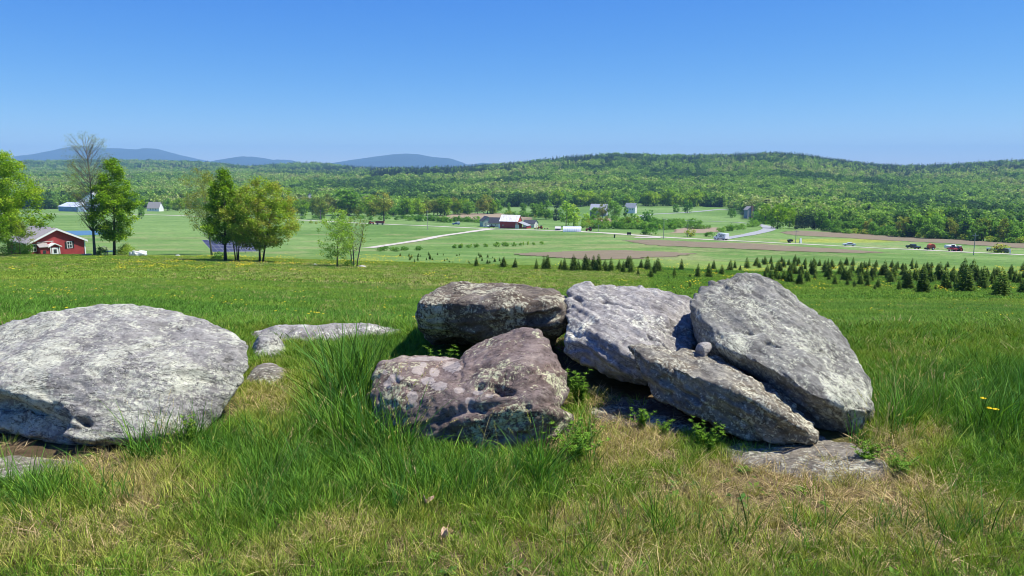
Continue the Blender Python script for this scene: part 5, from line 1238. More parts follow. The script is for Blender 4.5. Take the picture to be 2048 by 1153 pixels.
gable('farmhouse', 'pale sage-green farmhouse with its gable end toward us, left of the red barn', 'house', fg + Vector((0, 8, 0)), R(18), 21 * k, 24 * k, 11 * k, 19.5 * k, m_sage, m_slate, .4,
      wins=[('S', -1.6, 2.2, .7, 1.0), ('S', 1.6, 2.4, .6, .9)])
gable('farmhouse_wing', 'cream one-storey wing with dark roof joining the sage-green farmhouse to the red barn', 'house', hit(992, 455.5) + Vector((0, 7, 0)), R(72), 15 * k, 26 * k, 8.5 * k, 18 * k, m_cream, m_slate, .4,
      wins=[('W', 2.5, 1.5, .8, 1.0), ('W', -.5, 1.5, .8, 1.0)], doors=[('W', -3.3, 1.6, 2.0, m_white)])
# sheds, greenhouse
g = hit(1116, 461.5); k = mpp(g)
gable('small_shed', 'tiny dark blue shed with a pale roof, left of the white greenhouse', 'shed', g, R(80), 8 * k, 10 * k, 4.5 * k, 7.5 * k, plain('navy_boards', (.07, .09, .13)), m_cream, .3, doors=[('W', 0, .9, 1.2, m_black)])
g = hit(1144, 464); k = mpp(g)
root = empty('greenhouse', g, R(-3)); tag(root, 'long rounded white plastic greenhouse on the near side of the scrub', 'greenhouse')
hb = MB(); a = [(2.6 * math.cos(t_), 3.0 * math.sin(t_)) for t_ in np.linspace(0, math.pi, 13)]
hb.prism([(p[0], p[1]) for p in a], -18 * k, 18 * k, 'x')
q = N('greenhouse_film'); m_film = q.done(q.bsdf((.72, .75, .78), .35, .4)); hb.build('cover', m_film, root)
for i in range(9):
    t = MB(); xx = -18 * k + 36 * k * i / 8; t.tube([(xx, p[0] * 1.012, p[1] * 1.012) for p in a], .06, 5); t.build('hoop', m_steel, root)
db = MB(); db.box(18 * k + .005, 18 * k + .05, -.6, .6, 0, 2); db.build('door', m_cream, root)
# far side of the valley
def B(name, label, px, base, wpx, lpx, e, r, rz, wall, roof, cat='house', dy=0, **kw):
    p = hit(px, base); k = mpp(p); p = p + Vector((dy * p.x / p.y, dy, 0))
    if 'wins' in kw: kw['wins'] = [(w_[0],) + tuple(a * k for a in w_[1:5]) for w_ in kw['wins']]
    return gable(name, label, cat, p, R(rz), wpx * k, lpx * k, e * k, r * k, wall, roof, .5, **kw)
B('blue_barn', 'long low pale blue barn with a silvery roof, beyond the pond', 156, 423, 40, 62, 10, 17, 62, m_bluewall, m_paleroof, 'barn', wins=[('S', -6, 5, 3, 3), ('W', 12, 4, 3, 3), ('W', -4, 4, 3, 3)], doors=[('S', 4, 3.5, 4, m_slate)])
B('white_barn', 'big white-roofed barn standing behind the pale blue barn', 190, 421, 52, 44, 11, 30, 14, m_white, plain('bright_metal_roof', (.8, .8, .8), .5, .3, .03), 'barn', dy=70)
B('cottage', 'small grey-roofed white cottage at the edge of the far pasture', 311, 423, 15, 26, 7, 18, 80, m_white, m_shingle, wins=[('W', -6, 4, 2, 3), ('W', 0, 4, 2, 3), ('W', 6, 4, 2, 3)])
B('white_house', 'white gabled house showing alone among the trees of the far wood', 620, 398, 9, 10, 6, 11, 25, m_white, m_slate, wins=[('S', 0, 4, 1.5, 2)])
B('grey_barn', 'grey-roofed barn half hidden by trees beside the pale two-storey house', 1198, 433, 20, 32, 13, 24, 72, m_greywood, plain('light_grey_roof', (.42, .42, .44)), 'barn', wins=[('W', 10, 6, 3, 5)])
B('pale_house', 'pale two-storey house at the head of the farm track', 1262, 427, 13, 20, 12, 20, 64, m_white, m_greywood, wins=[('W', -5, 8, 2, 3), ('W', 0, 8, 2, 3), ('W', 5, 8, 2, 3), ('S', 0, 8, 2, 3), ('S', 0, 3, 2, 3)])
tw = B('weathered_house', 'tall weathered grey house with a wide brown chimney beyond the lawn', 1497, 437.5, 15, 12, 18, 24, 20, m_greywood, m_shingle, wins=[('S', -4, 12, 2, 4), ('S', -4, 5, 2, 4)], group=None)
kk = mpp(hit(1497, 437.5)); cm = MB(); cm.box(.5 * kk, 4.5 * kk, -7.5 * kk, -6.01 * kk, -1, 25.5 * kk); cm.build('chimney', m_brick, tw)
B('white_roofed_shed', 'shed with a bright white roof at the wood edge, beside the little dark spruce', 1783, 442.5, 9, 14, 5, 12, 78, m_bluewall, m_paleroof, 'shed', doors=[('W', 0, 2, 2.4, m_slate)])
B('long_roofed_house', 'house with a long grey hipped roof showing above the trees on the right', 1842, 429, 14, 19, 4, 10, 70, m_cream, m_shingle, wins=[('W', 0, 2, 2, 1.5)])
B('roadside_cabin', 'blue-grey cabin mostly hidden by the dark trees right of the spruce block', 1660, 438, 8, 12, 3, 7, 75, m_bluewall, m_paleroof, 'cabin', doors=[('W', 0, 1.5, 2, m_slate)])
# ------------------------------------------------------------------ solar panels
g = T(424, 508, 168); root = empty('solar_array', g, 0); tag(root, 'tilted rack of dark blue solar panels behind the deep green tree', 'solar panels')
o0 = Vector((-2.5, 1.2, 2.75)); e1 = Vector((2.75, -1.3, -2.5)); e2 = Vector((8.6, 4.6, -.35)); nrm = e2.cross(e1).normalized()
if nrm.z < 0: nrm = -nrm
q = N('solar_cells'); m_cell = q.done(q.bsdf((.018, .028, .085), .25, .6))
def quadbox(mb, p, a, b, n, t):
    mb.add([p, p + a, p + a + b, p + b, p - n * t, p + a - n * t, p + a + b - n * t, p + b - n * t], [(0, 1, 2, 3), (7, 6, 5, 4), (0, 4, 5, 1), (1, 5, 6, 2), (2, 6, 7, 3), (3, 7, 4, 0)])
for i in range(8):
    for j in range(4):
        p = MB(); quadbox(p, o0 + e2 * (i / 8 + .004) + e1 * (j / 4 + .008), e2 * (.117), e1 * (.234), nrm, .04); p.build('panel', m_cell, root)
fr = MB()
for i in range(9): quadbox(fr, o0 + e2 * (i / 8 - .002) + nrm * .012, e2 * .004, e1, nrm, .05)
for j in range(5): quadbox(fr, o0 + e1 * (j / 4 - .005) + nrm * .010, e2, e1 * .010, nrm, .05)
fr.build('frame', plain('dull_aluminium', (.28, .30, .34), .5, .4, .1, 5), root)
for i in (1, 4, 7):
    for j, ln in ((.2, 3.5), (.85, 2)):
        p = o0 + e2 * (i / 8) + e1 * j; t = MB(); t.tube([p - nrm * .05, Vector((p.x, p.y, p.z - ln))], .06, 6); t.build('post', m_steel, root)
# ------------------------------------------------------------------ poles
def pole(px, base, top, label, arm=True, lean=0):
    g = hit(px, base, 60); h = (base - top) * mpp(g)
    r = empty('utility_pole', g, 0); tag(r, label, 'utility pole', 'utility poles along the roads')
    m = MB(); m.tube([(0, 0, -.5), (lean, 0, h)], [.15, .10], 8); m.build('post', m_wood, r)
    if arm:
        m = MB(); m.box(lean - 1.0, lean + 1.0, -.05 - .13, .05 - .13, h - .72, h - .6); m.build('crossarm', m_wood, r)
        for xx in (-1, 0, 1):
            m = MB(); m.tube([(lean + xx * .9, -.13, h - .6), (lean + xx * .9, -.13, h - .42)], .06, 6); m.build('insulator', m_steel, r)
for a in [(855, 460, 421, 'grey pole between the red wagon and the pale green farmhouse'), (641, 444, 420, 'pole by the dark olive tree at the left of the upper road'), (1327, 478, 436, 'tall pole on the near corner of the road junction'), (1375, 474, 439, 'pole rising from the brownish bush before the box truck'),
          (1947, 511, 467, 'tall thin pole between the red tractor and the dark parked car'), (1591, 487, 460, 'thin dark pole beside the small black cart'), (1197, 464, 450, 'short pole right of the dark red tractor behind the greenhouse'), (602, 442, 428, 'faint pole at the far left of the upper road')]: pole(*a)
# ------------------------------------------------------------------ vehicles
m_tyre = plain('tyre_rubber', (.02, .02, .02), .9, .1)
def paint(n, c, r=.3): return plain(n, c, r, .5, .05)
p_white = paint('white_vehicle_paint', (.78, .78, .78)); p_silver = paint('silver_paint', (.55, .58, .62)); p_black = paint('black_vehicle_paint', (.018, .02, .025)); p_olive = paint('grey_green_paint', (.13, .15, .12)); p_redv = paint('red_machine_paint', (.42, .05, .05), .45); p_orange = paint('orange_red_machine_paint', (.62, .13, .05), .5); p_dred = paint('faded_red_paint', (.28, .05, .04), .6); p_yellow = paint('yellow_machine_paint', (.6, .38, .04)); p_blue = paint('blue_paint', (.05, .10, .28))
m_lamp = plain('lamp_lens', (.8, .78, .7), .2, .6, .02)
def wheels(r, pts, rad, w_, name='wheel', rim=m_steel):
    for (x, y, rr) in pts:
        rr = rr or rad
        a = MB(); a.disc((x, y, rr), rr, w_, 'y', 16); wl = a.build(name, m_tyre, r)
        b = MB(); b.disc((x, y + (.012 + w_ / 2) * (1 if y > 0 else -1) * 1, rr), rr * .55, .03, 'y', 12); b.build('rim', rim, wl)
def car(px, base, label, body, prof, glass, L, wdt=1.8, rz=0, name='car', cat='car', extra=None, wr=.33, axles=(.2, .8), dy=0):
    g = hit(px, base, 60); r = empty(name, g + Vector((0, dy, .1)), rz); tag(r, label, cat)
    m = MB(); m.prism([(x * L - L / 2, z) for x, z in prof], -wdt / 2, wdt / 2); m.build('body', body, r, bevel=.05)
    m = MB(); m.prism([(x * L - L / 2, z) for x, z in glass], -wdt / 2 - .012, wdt / 2 + .012); m.build('side_windows', m_glass, r)
    wheels(r, [((a - .5) * L, s * (wdt / 2 - .08), None) for a in axles for s in (-1, 1)], wr, .24)
    for s in (-1, 1):
        m = MB(); m.box(-L / 2 - .02, -L / 2 + .06, s * wdt * .36 - .14, s * wdt * .36 + .14, .62, .76); m.build('headlight', m_lamp, r)
        m = MB(); m.box(L / 2 - .05, L / 2 + .02, s * wdt * .38 - .1, s * wdt * .38 + .1, .68, .82); m.build('tail_light', p_redv, r)
    if extra: extra(r)
    return r
SED = [(0, .35), (1, .35), (1, .8), (.98, .95), (.84, 1.02), (.70, 1.42), (.42, 1.45), (.27, 1.0), (.05, .85), (0, .7)]
SEDG = [(.80, 1.02), (.69, 1.35), (.43, 1.38), (.32, 1.02)]
rzr = R(4)
def road_ang(px):
    a = hit(px - 8, np.interp(px - 8, *zip(*ROAD))); b = hit(px + 8, np.interp(px + 8, *zip(*ROAD))); return math.atan2(b.y - a.y, b.x - a.x)
def on_road(px): return float(np.interp(px, *zip(*ROAD)))
car(1698, on_road(1698) - .4, 'silver sedan driving on the road above the tilled strip', p_silver, SED, SEDG, 5.0, rz=road_ang(1698))
SUV = [(0, .4), (1, .4), (1, 1.0), (.97, 1.55), (.90, 1.68), (.42, 1.7), (.28, 1.1), (.04, .98), (0, .8)]
car(2004, on_road(2004) - 2.5, 'dark grey-green wagon parked by the thicket at the right edge', p_olive, SUV, [(.93, 1.1), (.90, 1.55), (.44, 1.58), (.34, 1.1)], 5.2, rz=road_ang(2004))
PUP = [(0, .45), (1, .45), (1, 1.15), (.62, 1.15), (.60, 1.75), (.40, 1.8), (.28, 1.2), (.03, 1.1), (0, .9)]
car(1826, on_road(1826) - 1.5, 'black pickup truck driving on the road left of the orange-red machine', p_black, PUP, [(.58, 1.2), (.56, 1.65), (.41, 1.68), (.33, 1.2)], 6.2, 1.95, road_ang(1826), 'pickup_truck', 'pickup', wr=.4, axles=(.18, .80))
car(912, 450.5, 'dark pickup with a pale camper shell parked left of the farmhouse', p_blue, PUP, [(.58, 1.2), (.56, 1.65), (.41, 1.68), (.33, 1.2)], 5.8, 1.9, R(5), 'pickup_truck', 'pickup', wr=.4, axles=(.18, .8),
    extra=lambda r: MB().box(.75, 2.9, -.94, .94, 1.17, 2.2).build('camper_shell', m_white, r))
car(983, 456.0, 'small dark car parked before the cream wing of the farmhouse', p_black, SED, SEDG, 4.6, rz=R(10))
car(973, 455.5, 'light blue car parked before the sage-green gable', p_silver, SED, SEDG, 4.6, rz=R(-20))
# box truck
g = hit(1442, on_road(1442) - .5); r = empty('box_truck', g + Vector((0, 0, .1)), road_ang(1442)); tag(r, 'white box truck heading left on the road near the paved bend', 'truck')
s_ = 35 * mpp(g) / 8.4
r.scale = (s_, s_, s_)
m = MB(); m.box(-1.3, 4.2, -1.2, 1.2, .95, 3.35); bx_ = m.build('cargo_box', p_white, r, bevel=.04)
m = MB(); m.prism([(-4.2, .5), (-1.4, .5), (-1.4, 2.4), (-2.3, 2.4), (-2.75, 1.6), (-4.0, 1.45), (-4.2, 1.2)], -1.05, 1.05); cb = m.build('cab', p_white, r, bevel=.05)
m = MB(); m.prism([(-1.65, 1.55), (-1.65, 2.2), (-2.25, 2.2), (-2.6, 1.55)], -1.07, 1.07); m.build('window', m_glass, cb)
m = MB(); m.box(-1.38, 4.1, -.5, .5, .6, .94); m.build('chassis', m_black, r)
wheels(r, [(-3.3, -.9, None), (-3.3, .9, None), (2.4, -.95, None), (2.4, .95, None)], .48, .3)
for s in (-1, 1):
    m = MB(); m.box(-4.24, -4.1, s * .75 - .15, s * .75 + .15, .95, 1.15); m.build('headlight', m_lamp, cb)
def text(body, size, mat, name, parent, loc, rot, ext=.01):
    c = bpy.data.curves.new(name, 'FONT'); c.body = body; c.size = size; c.extrude = ext; c.align_x = 'CENTER'; c.align_y = 'CENTER'
    o = bpy.data.objects.new('t', c); COL.objects.link(o); dg = bpy.context.evaluated_depsgraph_get(); me = bpy.data.meshes.new_from_object(o.evaluated_get(dg))
    bpy.data.objects.remove(o); me.materials.clear(); me.materials.append(mat); me.name = name
    o = bpy.data.objects.new(name, me); COL.objects.link(o); o.parent = parent; o.location = loc; o.rotation_euler = rot; return o
t = text("Pugh's", 1.5, m_black, 'lettering', bx_, (1.35, -1.225, 2.5), (R(90), 0, 0), .02)
m = MB()
for a, b in ((-.2, .5), (.62, 1.4), (1.5, 2.1), (2.22, 2.9)): m.box(a, b, -1.235, -1.203, 1.5, 1.75)
m.build('lettering', m_black, bx_)
# tractors and implements
def tractor(px, base, label, col, roofc, sc=1.0, rz=0, name='tractor'):
    g = hit(px, base, 60); r = empty(name, g + Vector((0, 0, .02)), rz); r.scale = (sc, sc, sc); tag(r, label, 'tractor')
    m = MB(); m.prism([(-2.0, .7), (-.2, .65), (-.2, 1.55), (-1.7, 1.45), (-2.0, 1.2)], -.35, .35); m.build('hood', col, r, bevel=.05)
    m = MB(); m.prism([(-.25, .7), (1.3, .7), (1.2, 2.3), (0, 2.3), (-.2, 1.55)], -.55, .55); cbn = m.build('cab', m_glass, r)
    for (x, y) in ((-.1, -.56), (-.1, .56), (1.2, -.56), (1.2, .56)):
        m = MB(); m.tube([(x, y, .9), (x + (.1 if x < 0 else -.05), y, 2.3)], .05, 5); m.build('cab_post', col, cbn)
    m = MB(); m.box(-.15, 1.4, -.65, .65, 2.305, 2.45); m.build('cab_roof', roofc, cbn)
    m = MB(); m.prism([(.0, 1.0), (.15, 1.65), (.7, 1.8), (1.3, 1.55), (1.5, 1.0), (1.2, 1.4), (.7, 1.62), (.3, 1.45)], -.98, .98); m.build('fender', col, r)
    m = MB(); m.tube([(-1.2, .2, 1.5), (-1.2, .2, 2.3)], .05, 6); m.build('exhaust', m_black, r)
    wheels(r, [(.75, -.85, .8), (.75, .85, .8), (-1.5, -.7, .42), (-1.5, .7, .42)], .5, .4, rim=col)
    return r
def wagon(px, base, label, col, L=4.2, h=1.2, sc=1.0, rz=0, name='farm_wagon', cat='wagon', load=None):
    g = hit(px, base, 60); r = empty(name, g + Vector((0, 0, .02)), rz); r.scale = (sc, sc, sc); tag(r, label, cat)
    m = MB(); m.box(-L / 2, L / 2, -1, 1, .8, .95); m.build('deck', m_wood, r)
    m = MB()
    m.box(-L / 2, L / 2, -1.05, -1.0, .95, .95 + h); m.box(-L / 2, L / 2, 1.0, 1.05, .95, .95 + h); m.box(-L / 2, -L / 2 + .05, -1.0, 1.0, .95, .95 + h); m.box(L / 2 - .05, L / 2, -1.0, 1.0, .95, .95 + h); m.build('side_boards', col, r)
    m = MB(); m.tube([(L / 2, 0, .7), (L / 2 + 1.5, 0, .5)], .07, 6); m.build('drawbar', m_black, r)
    wheels(r, [(-L * .3, -.95, None), (-L * .3, .95, None), (L * .3, -.95, None), (L * .3, .95, None)], .42, .25)
    return r
def baler(px, base, label, col, sc=1.0, rz=0, name='round_baler'):
    g = hit(px, base, 60); r = empty(name, g + Vector((0, 0, .02)), rz); r.scale = (sc, sc, sc); tag(r, label, 'farm machine')
    a = [(-1.3, .5), (-1.5, 1.2), (-1.1, 2.0), (-.3, 2.45), (.6, 2.3), (1.2, 1.7), (1.4, .9), (.9, .5)]
    m = MB(); m.prism(a, -.8, .8); m.build('bale_chamber', col, r, bevel=.06)
    m = MB(); m.prism([(p[0] * .8, .25 + p[1] * .8) for p in a], -.95, -.81); m.prism([(p[0] * .8, .25 + p[1] * .8) for p in a], .81, .95); m.build('side_cover', p_dred, r)
    m = MB(); m.tube([(1.2, 0, .7), (3.2, 0, .5)], .09, 6); m.build('drawbar', m_black, r)
    m = MB(); m.disc((-2.0, 0, .5), .35, 1.8, 'y', 10); m.build('pickup_reel', m_black, r)
    wheels(r, [(0, -1.15, None), (0, 1.15, None)], .55, .35, rim=m_white)
    return r
baler(1862, 500, 'orange-red hay machine standing beside the road right of the black pickup', p_orange, 1.0, R(8))
tractor(1916, 503.5, 'red tractor with a white cab roof parked beside the road', p_redv, m_white, .85, R(5))
tractor(1908, 499.5, 'dark blue tractor with a white roof just behind the red one', p_blue, m_white, .8, R(170))
wagon(1906, 503, 'low red wagon hitched behind the red tractor', p_redv, 4.2, .6, .8, R(5))
g = hit(1900, 499); r = empty('tank_trailer', g, R(4)); tag(r, 'white cylindrical tank trailer left of the dark blue tractor', 'trailer')
m = MB(); m.tube([(-2.2, 0, 1.1), (-2.1, 0, 1.1), (2.1, 0, 1.1), (2.2, 0, 1.1)], [.4, .75, .75, .4], 14); m.build('tank', m_white, r, smooth=True)
m = MB(); m.box(-2.0, 2.2, -.5, .5, .38, .5); m.tube([(2.0, 0, .45), (3.3, 0, .4)], .06, 6); m.build('chassis', m_black, r); wheels(r, [(-.5, -.75, None), (-.5, .75, None)], .4, .22)
g = hit(1980, 503.5, 60)
wagon(1981, 503, 'small dark wagon with white sides in the grass left of the parked wagon car', m_white, 2.4, .5, .9, R(5), 'garden_cart', 'cart')
tractor(1178, 462.5, 'dark red tractor parked right of the greenhouse', p_dred, m_black, 1.0, R(5))
r = tractor(1081, 458.5, 'rusty orange tractor with a loader arm right of the barn', p_orange, m_black, .9, R(-10))
m = MB(); m.tube([(-.8, -.5, 1.1), (-2.0, -.5, 2.6), (-3.2, -.5, 1.0)], .1, 6); m.tube([(-.8, .5, 1.1), (-2.0, .5, 2.6), (-3.2, .5, 1.0)], .1, 6); m.build('loader_arm', p_orange, r)
m = MB(); m.prism([(-3.9, .2), (-3.1, .2), (-3.0, 1.1), (-3.2, 1.1), (-3.3, .5)], -1, 1); m.build('bucket', p_orange, r)
for i, (px, lb) in enumerate(((1092, 'rusty implement lying right of the orange loader tractor'), (1072, 'rusty rake frame left of the orange loader tractor'))):
    g = hit(px, 459); r = empty('implement', g, R(5)); tag(r, lb, 'farm machine')
    m = MB(); m.box(-1.3, 1.3, -.1, .1, .55, .7); m.tube([(0, 0, .6), (1.9, .6, .45)], .07, 6); m.build('frame', p_orange, r); wheels(r, [(-.9, -.3, None), (.9, -.3, None)], .35, .12)
    for j in range(5): MB().tube([(-1.1 + j * .55, 0, .6), (-1.1 + j * .55, -.4, .05)], .04, 4).build('tine', m_black, r)
tractor(742, 449.5, 'orange tractor at the upper road left of the red wagon', p_orange, p_yellow, 1.15, R(178))
wagon(760, 450, 'dark red wagon with a white tailboard on the upper road', p_dred, 5.4, 1.2, 1.15, R(-2))
# yard things
g = hit(1258, 473); r = empty('notice_board', g, R(-5)); tag(r, 'small black board on two posts beside the road', 'sign')
MB().box(-1.0, 1.0, -.06, .06, .75, 1.9).build('board', m_black, r)
for xx in (-.8, .8): MB().box(xx - .06, xx + .06, .062, .16, -.2, 1.7).build('post', m_wood, r)
g = hit(1229, 476.5); r = empty('litter_bin', g, 0); tag(r, 'dark green upright bin standing alone in the roadside grass', 'bin')
MB().tube([(0, 0, 0), (0, 0, .1), (0, 0, 1.4)], [.25, .32, .36], 12).build('body', plain('bin_green', (.03, .06, .03)), r, smooth=False); MB().tube([(0, 0, 1.41), (0, 0, 1.52), (0, 0, 1.62)], [.4, .36, .1], 12).build('lid', m_black, r)
g = hit(1580, 486); r = empty('hay_cart', g, R(4)); tag(r, 'small black two-wheeled cart on the verge beside the thin dark pole', 'cart')
MB().prism([(-.9, .55), (.9, .55), (1.2, 1.3), (.2, 1.5), (-1.2, 1.2)], -.6, .6).build('body', m_black, r); wheels(r, [(-.3, -.72, None), (-.3, .72, None)], .45, .14); MB().tube([(.9, 0, .6), (1.9, 0, .5)], .05, 5).build('shaft', m_wood, r)
g = hit(1601, 487); r = empty('folding_sign', g, R(4)); tag(r, 'white folding sign standing on the verge right of the thin dark pole', 'sign')
MB().add([(-.45, -.5, 0), (.45, -.5, 0), (.35, -.02, 2.2), (-.35, -.02, 2.2), (-.45, -.44, 0), (.45, -.44, 0), (.35, .04, 2.2), (-.35, .04, 2.2)], [(0, 1, 2, 3), (7, 6, 5, 4), (0, 4, 5, 1), (1, 5, 6, 2), (2, 6, 7, 3), (3, 7, 4, 0)]).build('front_board', m_white, r)
MB().add([(-.45, .55, 0), (.45, .55, 0), (.35, .08, 2.2), (-.35, .08, 2.2), (-.45, .6, 0), (.45, .6, 0), (.35, .13, 2.2), (-.35, .13, 2.2)], [(3, 2, 1, 0), (4, 5, 6, 7), (1, 5, 4, 0), (2, 6, 5, 1), (3, 7, 6, 2), (0, 4, 7, 3)]).build('rear_board', m_white, r)
g = hit(2020, on_road(2020) - 1.2, 60); r = empty('marker_post', g, 0); tag(r, 'white post at the right end of the dark parked wagon', 'post')
MB().box(-.22, .22, -.06, .06, -.2, 1.5).build('post', m_white, r); MB().box(-.25, .25, -.1, .1, 1.502, 1.6).build('cap', m_white, r)
g = hit(1991, on_road(1991) - 3.0, 60); r = empty('crate_stack', g, 0); tag(r, 'tall dark crate with an orange top left of the dark parked wagon', 'crate')
MB().box(-.45, .45, -.45, .45, 0, 1.7).build('body', m_black, r); MB().box(-.48, .48, -.48, .48, 1.702, 2.1).build('lid', p_orange, r)
# things in the garden below the crest
g = T(280, 514, 131); root = empty('wrapped_bundle', g, R(-10)); tag(root, 'white plastic-wrapped bundle lying in the grass near the dense green tree', 'bundle')
bm = bmesh.new(); bmesh.ops.create_icosphere(bm, subdivisions=4, radius=1.0)
for v in bm.verts:
    c = v.co; v.co = Vector((math.copysign(abs(c.x) ** .6, c.x) * 1.25, math.copysign(abs(c.y) ** .7, c.y) * .7, math.copysign(abs(c.z) ** .6, c.z) * .48 + .45))
co_ = np.array([v.co[:] for v in bm.verts]); dn = fbm(co_ * 2.2, 4, 3)
for v, d_ in zip(bm.verts, dn): v.co += v.normal * d_ * .28
me = bpy.data.meshes.new('sheet'); bm.to_mesh(me); bm.free(); me.materials.append(m_white); o = bpy.data.objects.new('sheet', me); COL.objects.link(o); o.parent = root
r = T(266, 514, 130); root = empty('white_box_pile', r, R(15)); tag(root, 'heap of white tubs left of the wrapped bundle', 'tubs')
for i, (x, y, z, s) in enumerate(((0, 0, 0, .5), (.45, .1, 0, .45), (.2, -.1, .5, .45), (-.4, .1, 0, .4), (-.3, -.2, .4, .38))):
    MB().tube([(x, y, z), (x, y, z + s)], [s * .5, s * .62], 10).build('tub', m_white, root)
g = T(220, 509, 133); root = empty('garden_table', g, R(10)); tag(root, 'blue-topped garden table between the two tall trunks', 'table')
MB().box(-.95, .95, -.5, .5, .72, .80).build('tabletop', paint('blue_table', (.12, .28, .62)), root)
for xx in (-.8, .8):
    for yy in (-.35, .35): MB().box(xx - .04, xx + .04, yy - .04, yy + .04, 0, .715).build('leg', m_white, root)
g = T(208, 506, 134); root = empty('garden_arch', g, R(20)); tag(root, 'round thin garden arch left of the blue-topped table', 'arch')
for yy in (-.25, .25): MB().tube([(-.55, yy, 0), (-.6, yy, .8), (-.45, yy, 1.35), (0, yy, 1.6), (.45, yy, 1.35), (.6, yy, .8), (.55, yy, 0)], .035, 6).build('hoop', m_wood, root)
for i in range(5): MB().tube([(-.6 + i * .3, -.25, [.8, 1.45, 1.6, 1.45, .8][i]), (-.6 + i * .3, .25, [.8, 1.45, 1.6, 1.45, .8][i])], .02, 5).build('rung', m_wood, root)
for i, (px, py, Y, s, lb) in enumerate(((177, 511, 131, .5, 'grey stone between the red house and the bare tree'), (168, 510, 132, .42, 'rounded stone against the right corner of the red house'), (243, 513, 130, .4, 'low stone at the foot of the brownish shrub'), (356, 515, 138, .33, 'small white stone alone in the far grass right of the wrapped bundle'), (630, 527, 108, .28, 'white stone in the meadow left of the thin yellow-green tree'), (722, 527, 106, .5, 'pale stone heap in the weeds under the leafless tree'))):
    g = T(px, py, Y); rr = random.Random(i)
    pts = [Vector((g.x + s * (1.3 * math.cos(a) * (.8 + .4 * rr.random())), g.y + s * math.sin(a), g.z + s * zz)) for a in np.linspace(0, 6.28, 8)[:-1] for zz in (-.3, .25 + .3 * rr.random())] + [g + Vector((0, 0, s * .8))]
    make_rock('stone', [pts], m_white if i in (3, 4) else mA, lb, 'stone', voxel=.06, big=.05, lay=.02, seed=90 + i, smooth=2)
# ------------------------------------------------------------------ weeds close by
m_weed = leafy('weed_leaves', [(0, (.10, .22, .02)), (1, (.22, .40, .04))], attr='tn', atype='GEOMETRY', var=.3, trans=.4)
def weed(px, py, h, n, label, seed, spread=.12, leaf=.016, name='leafy_weed', Y=None):
    r = np.random.RandomState(seed); g = at_y(px, py, Y) if Y else hit(px, py)
    root = empty(name, g, 0); tag(root, label, 'weed', None)
    st = MB(); V = []; Fq = []; k = 0
    for i in range(n):
        a = r.rand() * 6.283; d = spread * (.3 + .9 * r.rand()); hh = h * (.55 + .5 * r.rand()); P = []
        for j in range(9):
            t = j / 8; P.append(Vector((d * t ** 1.3 * math.cos(a) + .01 * r.randn(), d * t ** 1.3 * math.sin(a) + .01 * r.randn(), hh * t)))
        st.tube(P, [.0022 * (1 - .5 * j / 8) for j in range(9)], 4, False)
        for j in range(1, 9):
            c = P[j]; m_ = 7
            for q_ in range(m_):
                b = 6.283 * q_ / m_ + j; L = leaf * (1.25 - .5 * j / 8) * (.8 + .4 * r.rand()); dd = np.array([math.cos(b), math.sin(b), .35 + .2 * r.randn()]); dd /= np.linalg.norm(dd); sd = np.cross(dd, [0, 0, 1]); sd = sd / np.linalg.norm(sd) * L * .24
                c_ = np.array(c); V += [c_, c_ + dd * L * .6 - sd, c_ + dd * L * 1.4, c_ + dd * L * .6 + sd]; Fq.append((k, k + 1, k + 2, k + 3)); k += 4
    st.build('stem', m_weed, root)
    o = mesh_np('leaves', V, np.array(Fq), m_weed, attrs={'tn': ('FLOAT', r.rand(k // 4).repeat(4)), 'sh': ('FLOAT', r.rand(k // 4).repeat(4))}); o.parent = root
weed(1160, 792, .27, 13, 'bright leafy weed between the purple-brown boulder and the smooth pale boulder', 1, .09, .020, Y=5.0)
weed(1410, 905, .17, 12, 'bright leafy weed in front of the wedge-shaped slab, lit against its shadow', 2, .12, .017)
weed(1282, 862, .15, 8, 'sparse leafy weed in the shadow under the smooth pale boulder', 3, .08, .017)
weed(1325, 872, .10, 6, 'smallest leafy weed, between the two weeds in front of the boulders', 4, .06, .015)
weed(372, 880, .20, 7, 'dark leafy weed climbing the lower right side of the largest boulder', 5, .06, .02, Y=4.2)
weed(885, 712, .26, 9, 'upright leafy weed at the left foot of the brown boulder', 6, .12, .022, Y=5.6)
weed(1150, 925, .22, 18, 'feathery green weed right of the purple-brown boulder', 7, .16, .02)
weed(1730, 925, .12, 9, 'low weed tuft growing on the flaky bedrock', 8, .1, .016)
weed(1800, 955, .13, 9, 'low weed at the right end of the flaky bedrock', 9, .11, .016)
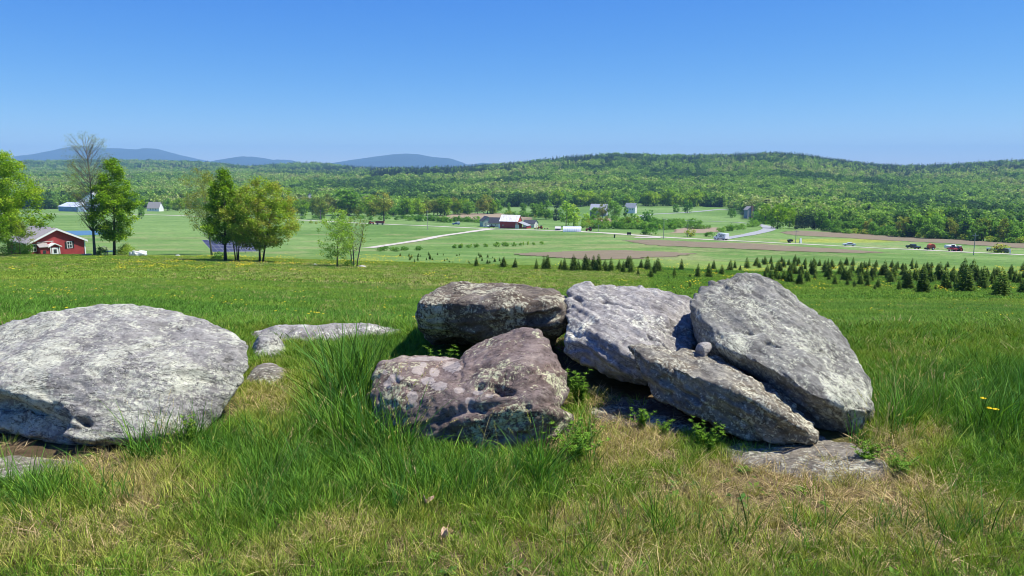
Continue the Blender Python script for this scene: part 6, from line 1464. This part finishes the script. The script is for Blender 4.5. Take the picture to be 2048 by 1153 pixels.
for i, (px, py, hh, lb) in enumerate(((1957, 862, .20, 'upper left dandelion of the three in the tall grass at the right'), (1970, 866, .15, 'middle dandelion of the three in the tall grass at the right'), (1984, 868, .15, 'lower right dandelion of the three in the tall grass at the right'))):
    g = hit(px, py); r = empty('dandelion', g, 0); tag(r, lb, 'dandelion', 'dandelions by the knoll')
    MB().tube([(0, 0, 0), (.01, 0, hh)], .0025, 5).build('stem', m_weed, r)
    V = [(.01, 0, hh + .006)]; Fq = []
    for ring, (rad, zz) in enumerate(((.008, .006), (.015, .002))):
        for j in range(12):
            a = j * .5236; b = len(V); V += [(.01 + rad * math.cos(a - .2), rad * math.sin(a - .2), hh + zz), (.01 + rad * 1.25 * math.cos(a), rad * 1.25 * math.sin(a), hh + zz + .002), (.01 + rad * math.cos(a + .2), rad * math.sin(a + .2), hh + zz)]; Fq.append((0, b, b + 1, b + 2))
    o = mesh_np('bloom', V, np.array(Fq), plain('dandelion_petals', (.85, .62, .01), .6, .2, .08), attrs={}); o.parent = r

for i, (px, py, a, lb) in enumerate(((852, 1026, .5, 'curled tan dead leaf in the grass below the purple-brown boulder'), (884, 1098, 1.9, 'small pale dead leaf near the bottom edge below the purple-brown boulder'))):
    g = hit(px, py); V = []; Fq = []
    for j in range(9):
        t = j / 8 - .5; wd_ = .022 * math.sqrt(max(0, 1 - (2 * t) ** 2)) + .002
        for s_ in (-1, -.5, 0, .5, 1): V.append((t * .055, s_ * wd_ * .6, .05 + .012 * abs(s_) + .03 * t * t * 4 + .006 * math.sin(9 * t)))
    for j in range(8):
        for k_ in range(4): b = j * 5 + k_; Fq.append((b, b + 1, b + 6, b + 5))
    o = mesh_np('dead_leaf', np.array(V), np.array(Fq), plain('dead_leaf_tan', (.50, .34, .22), .8, .1, .2, 30), smooth=True); o.location = g; o.rotation_euler = (.2, .1, a)
    so = o.modifiers.new('thickness', 'SOLIDIFY'); so.thickness = .0012; tag(o, lb, 'leaf')
# ------------------------------------------------------------------ the air over the valley
m = MB(); m.box(-17500, 17500, -60, 18500, -75, 430)
hz = bpy.data.materials.new('valley_haze'); hz.use_nodes = True; t = hz.node_tree; t.nodes.clear()
o_ = t.nodes.new('ShaderNodeOutputMaterial'); v_ = t.nodes.new('ShaderNodeVolumePrincipled')
v_.inputs['Color'].default_value = (.41, .73, 1.0, 1); v_.inputs['Density'].default_value = 7.8e-5; v_.inputs['Anisotropy'].default_value = 0.0
t.links.new(v_.outputs[0], o_.inputs['Volume'])
tag(m.build('haze', hz), kind='stuff')
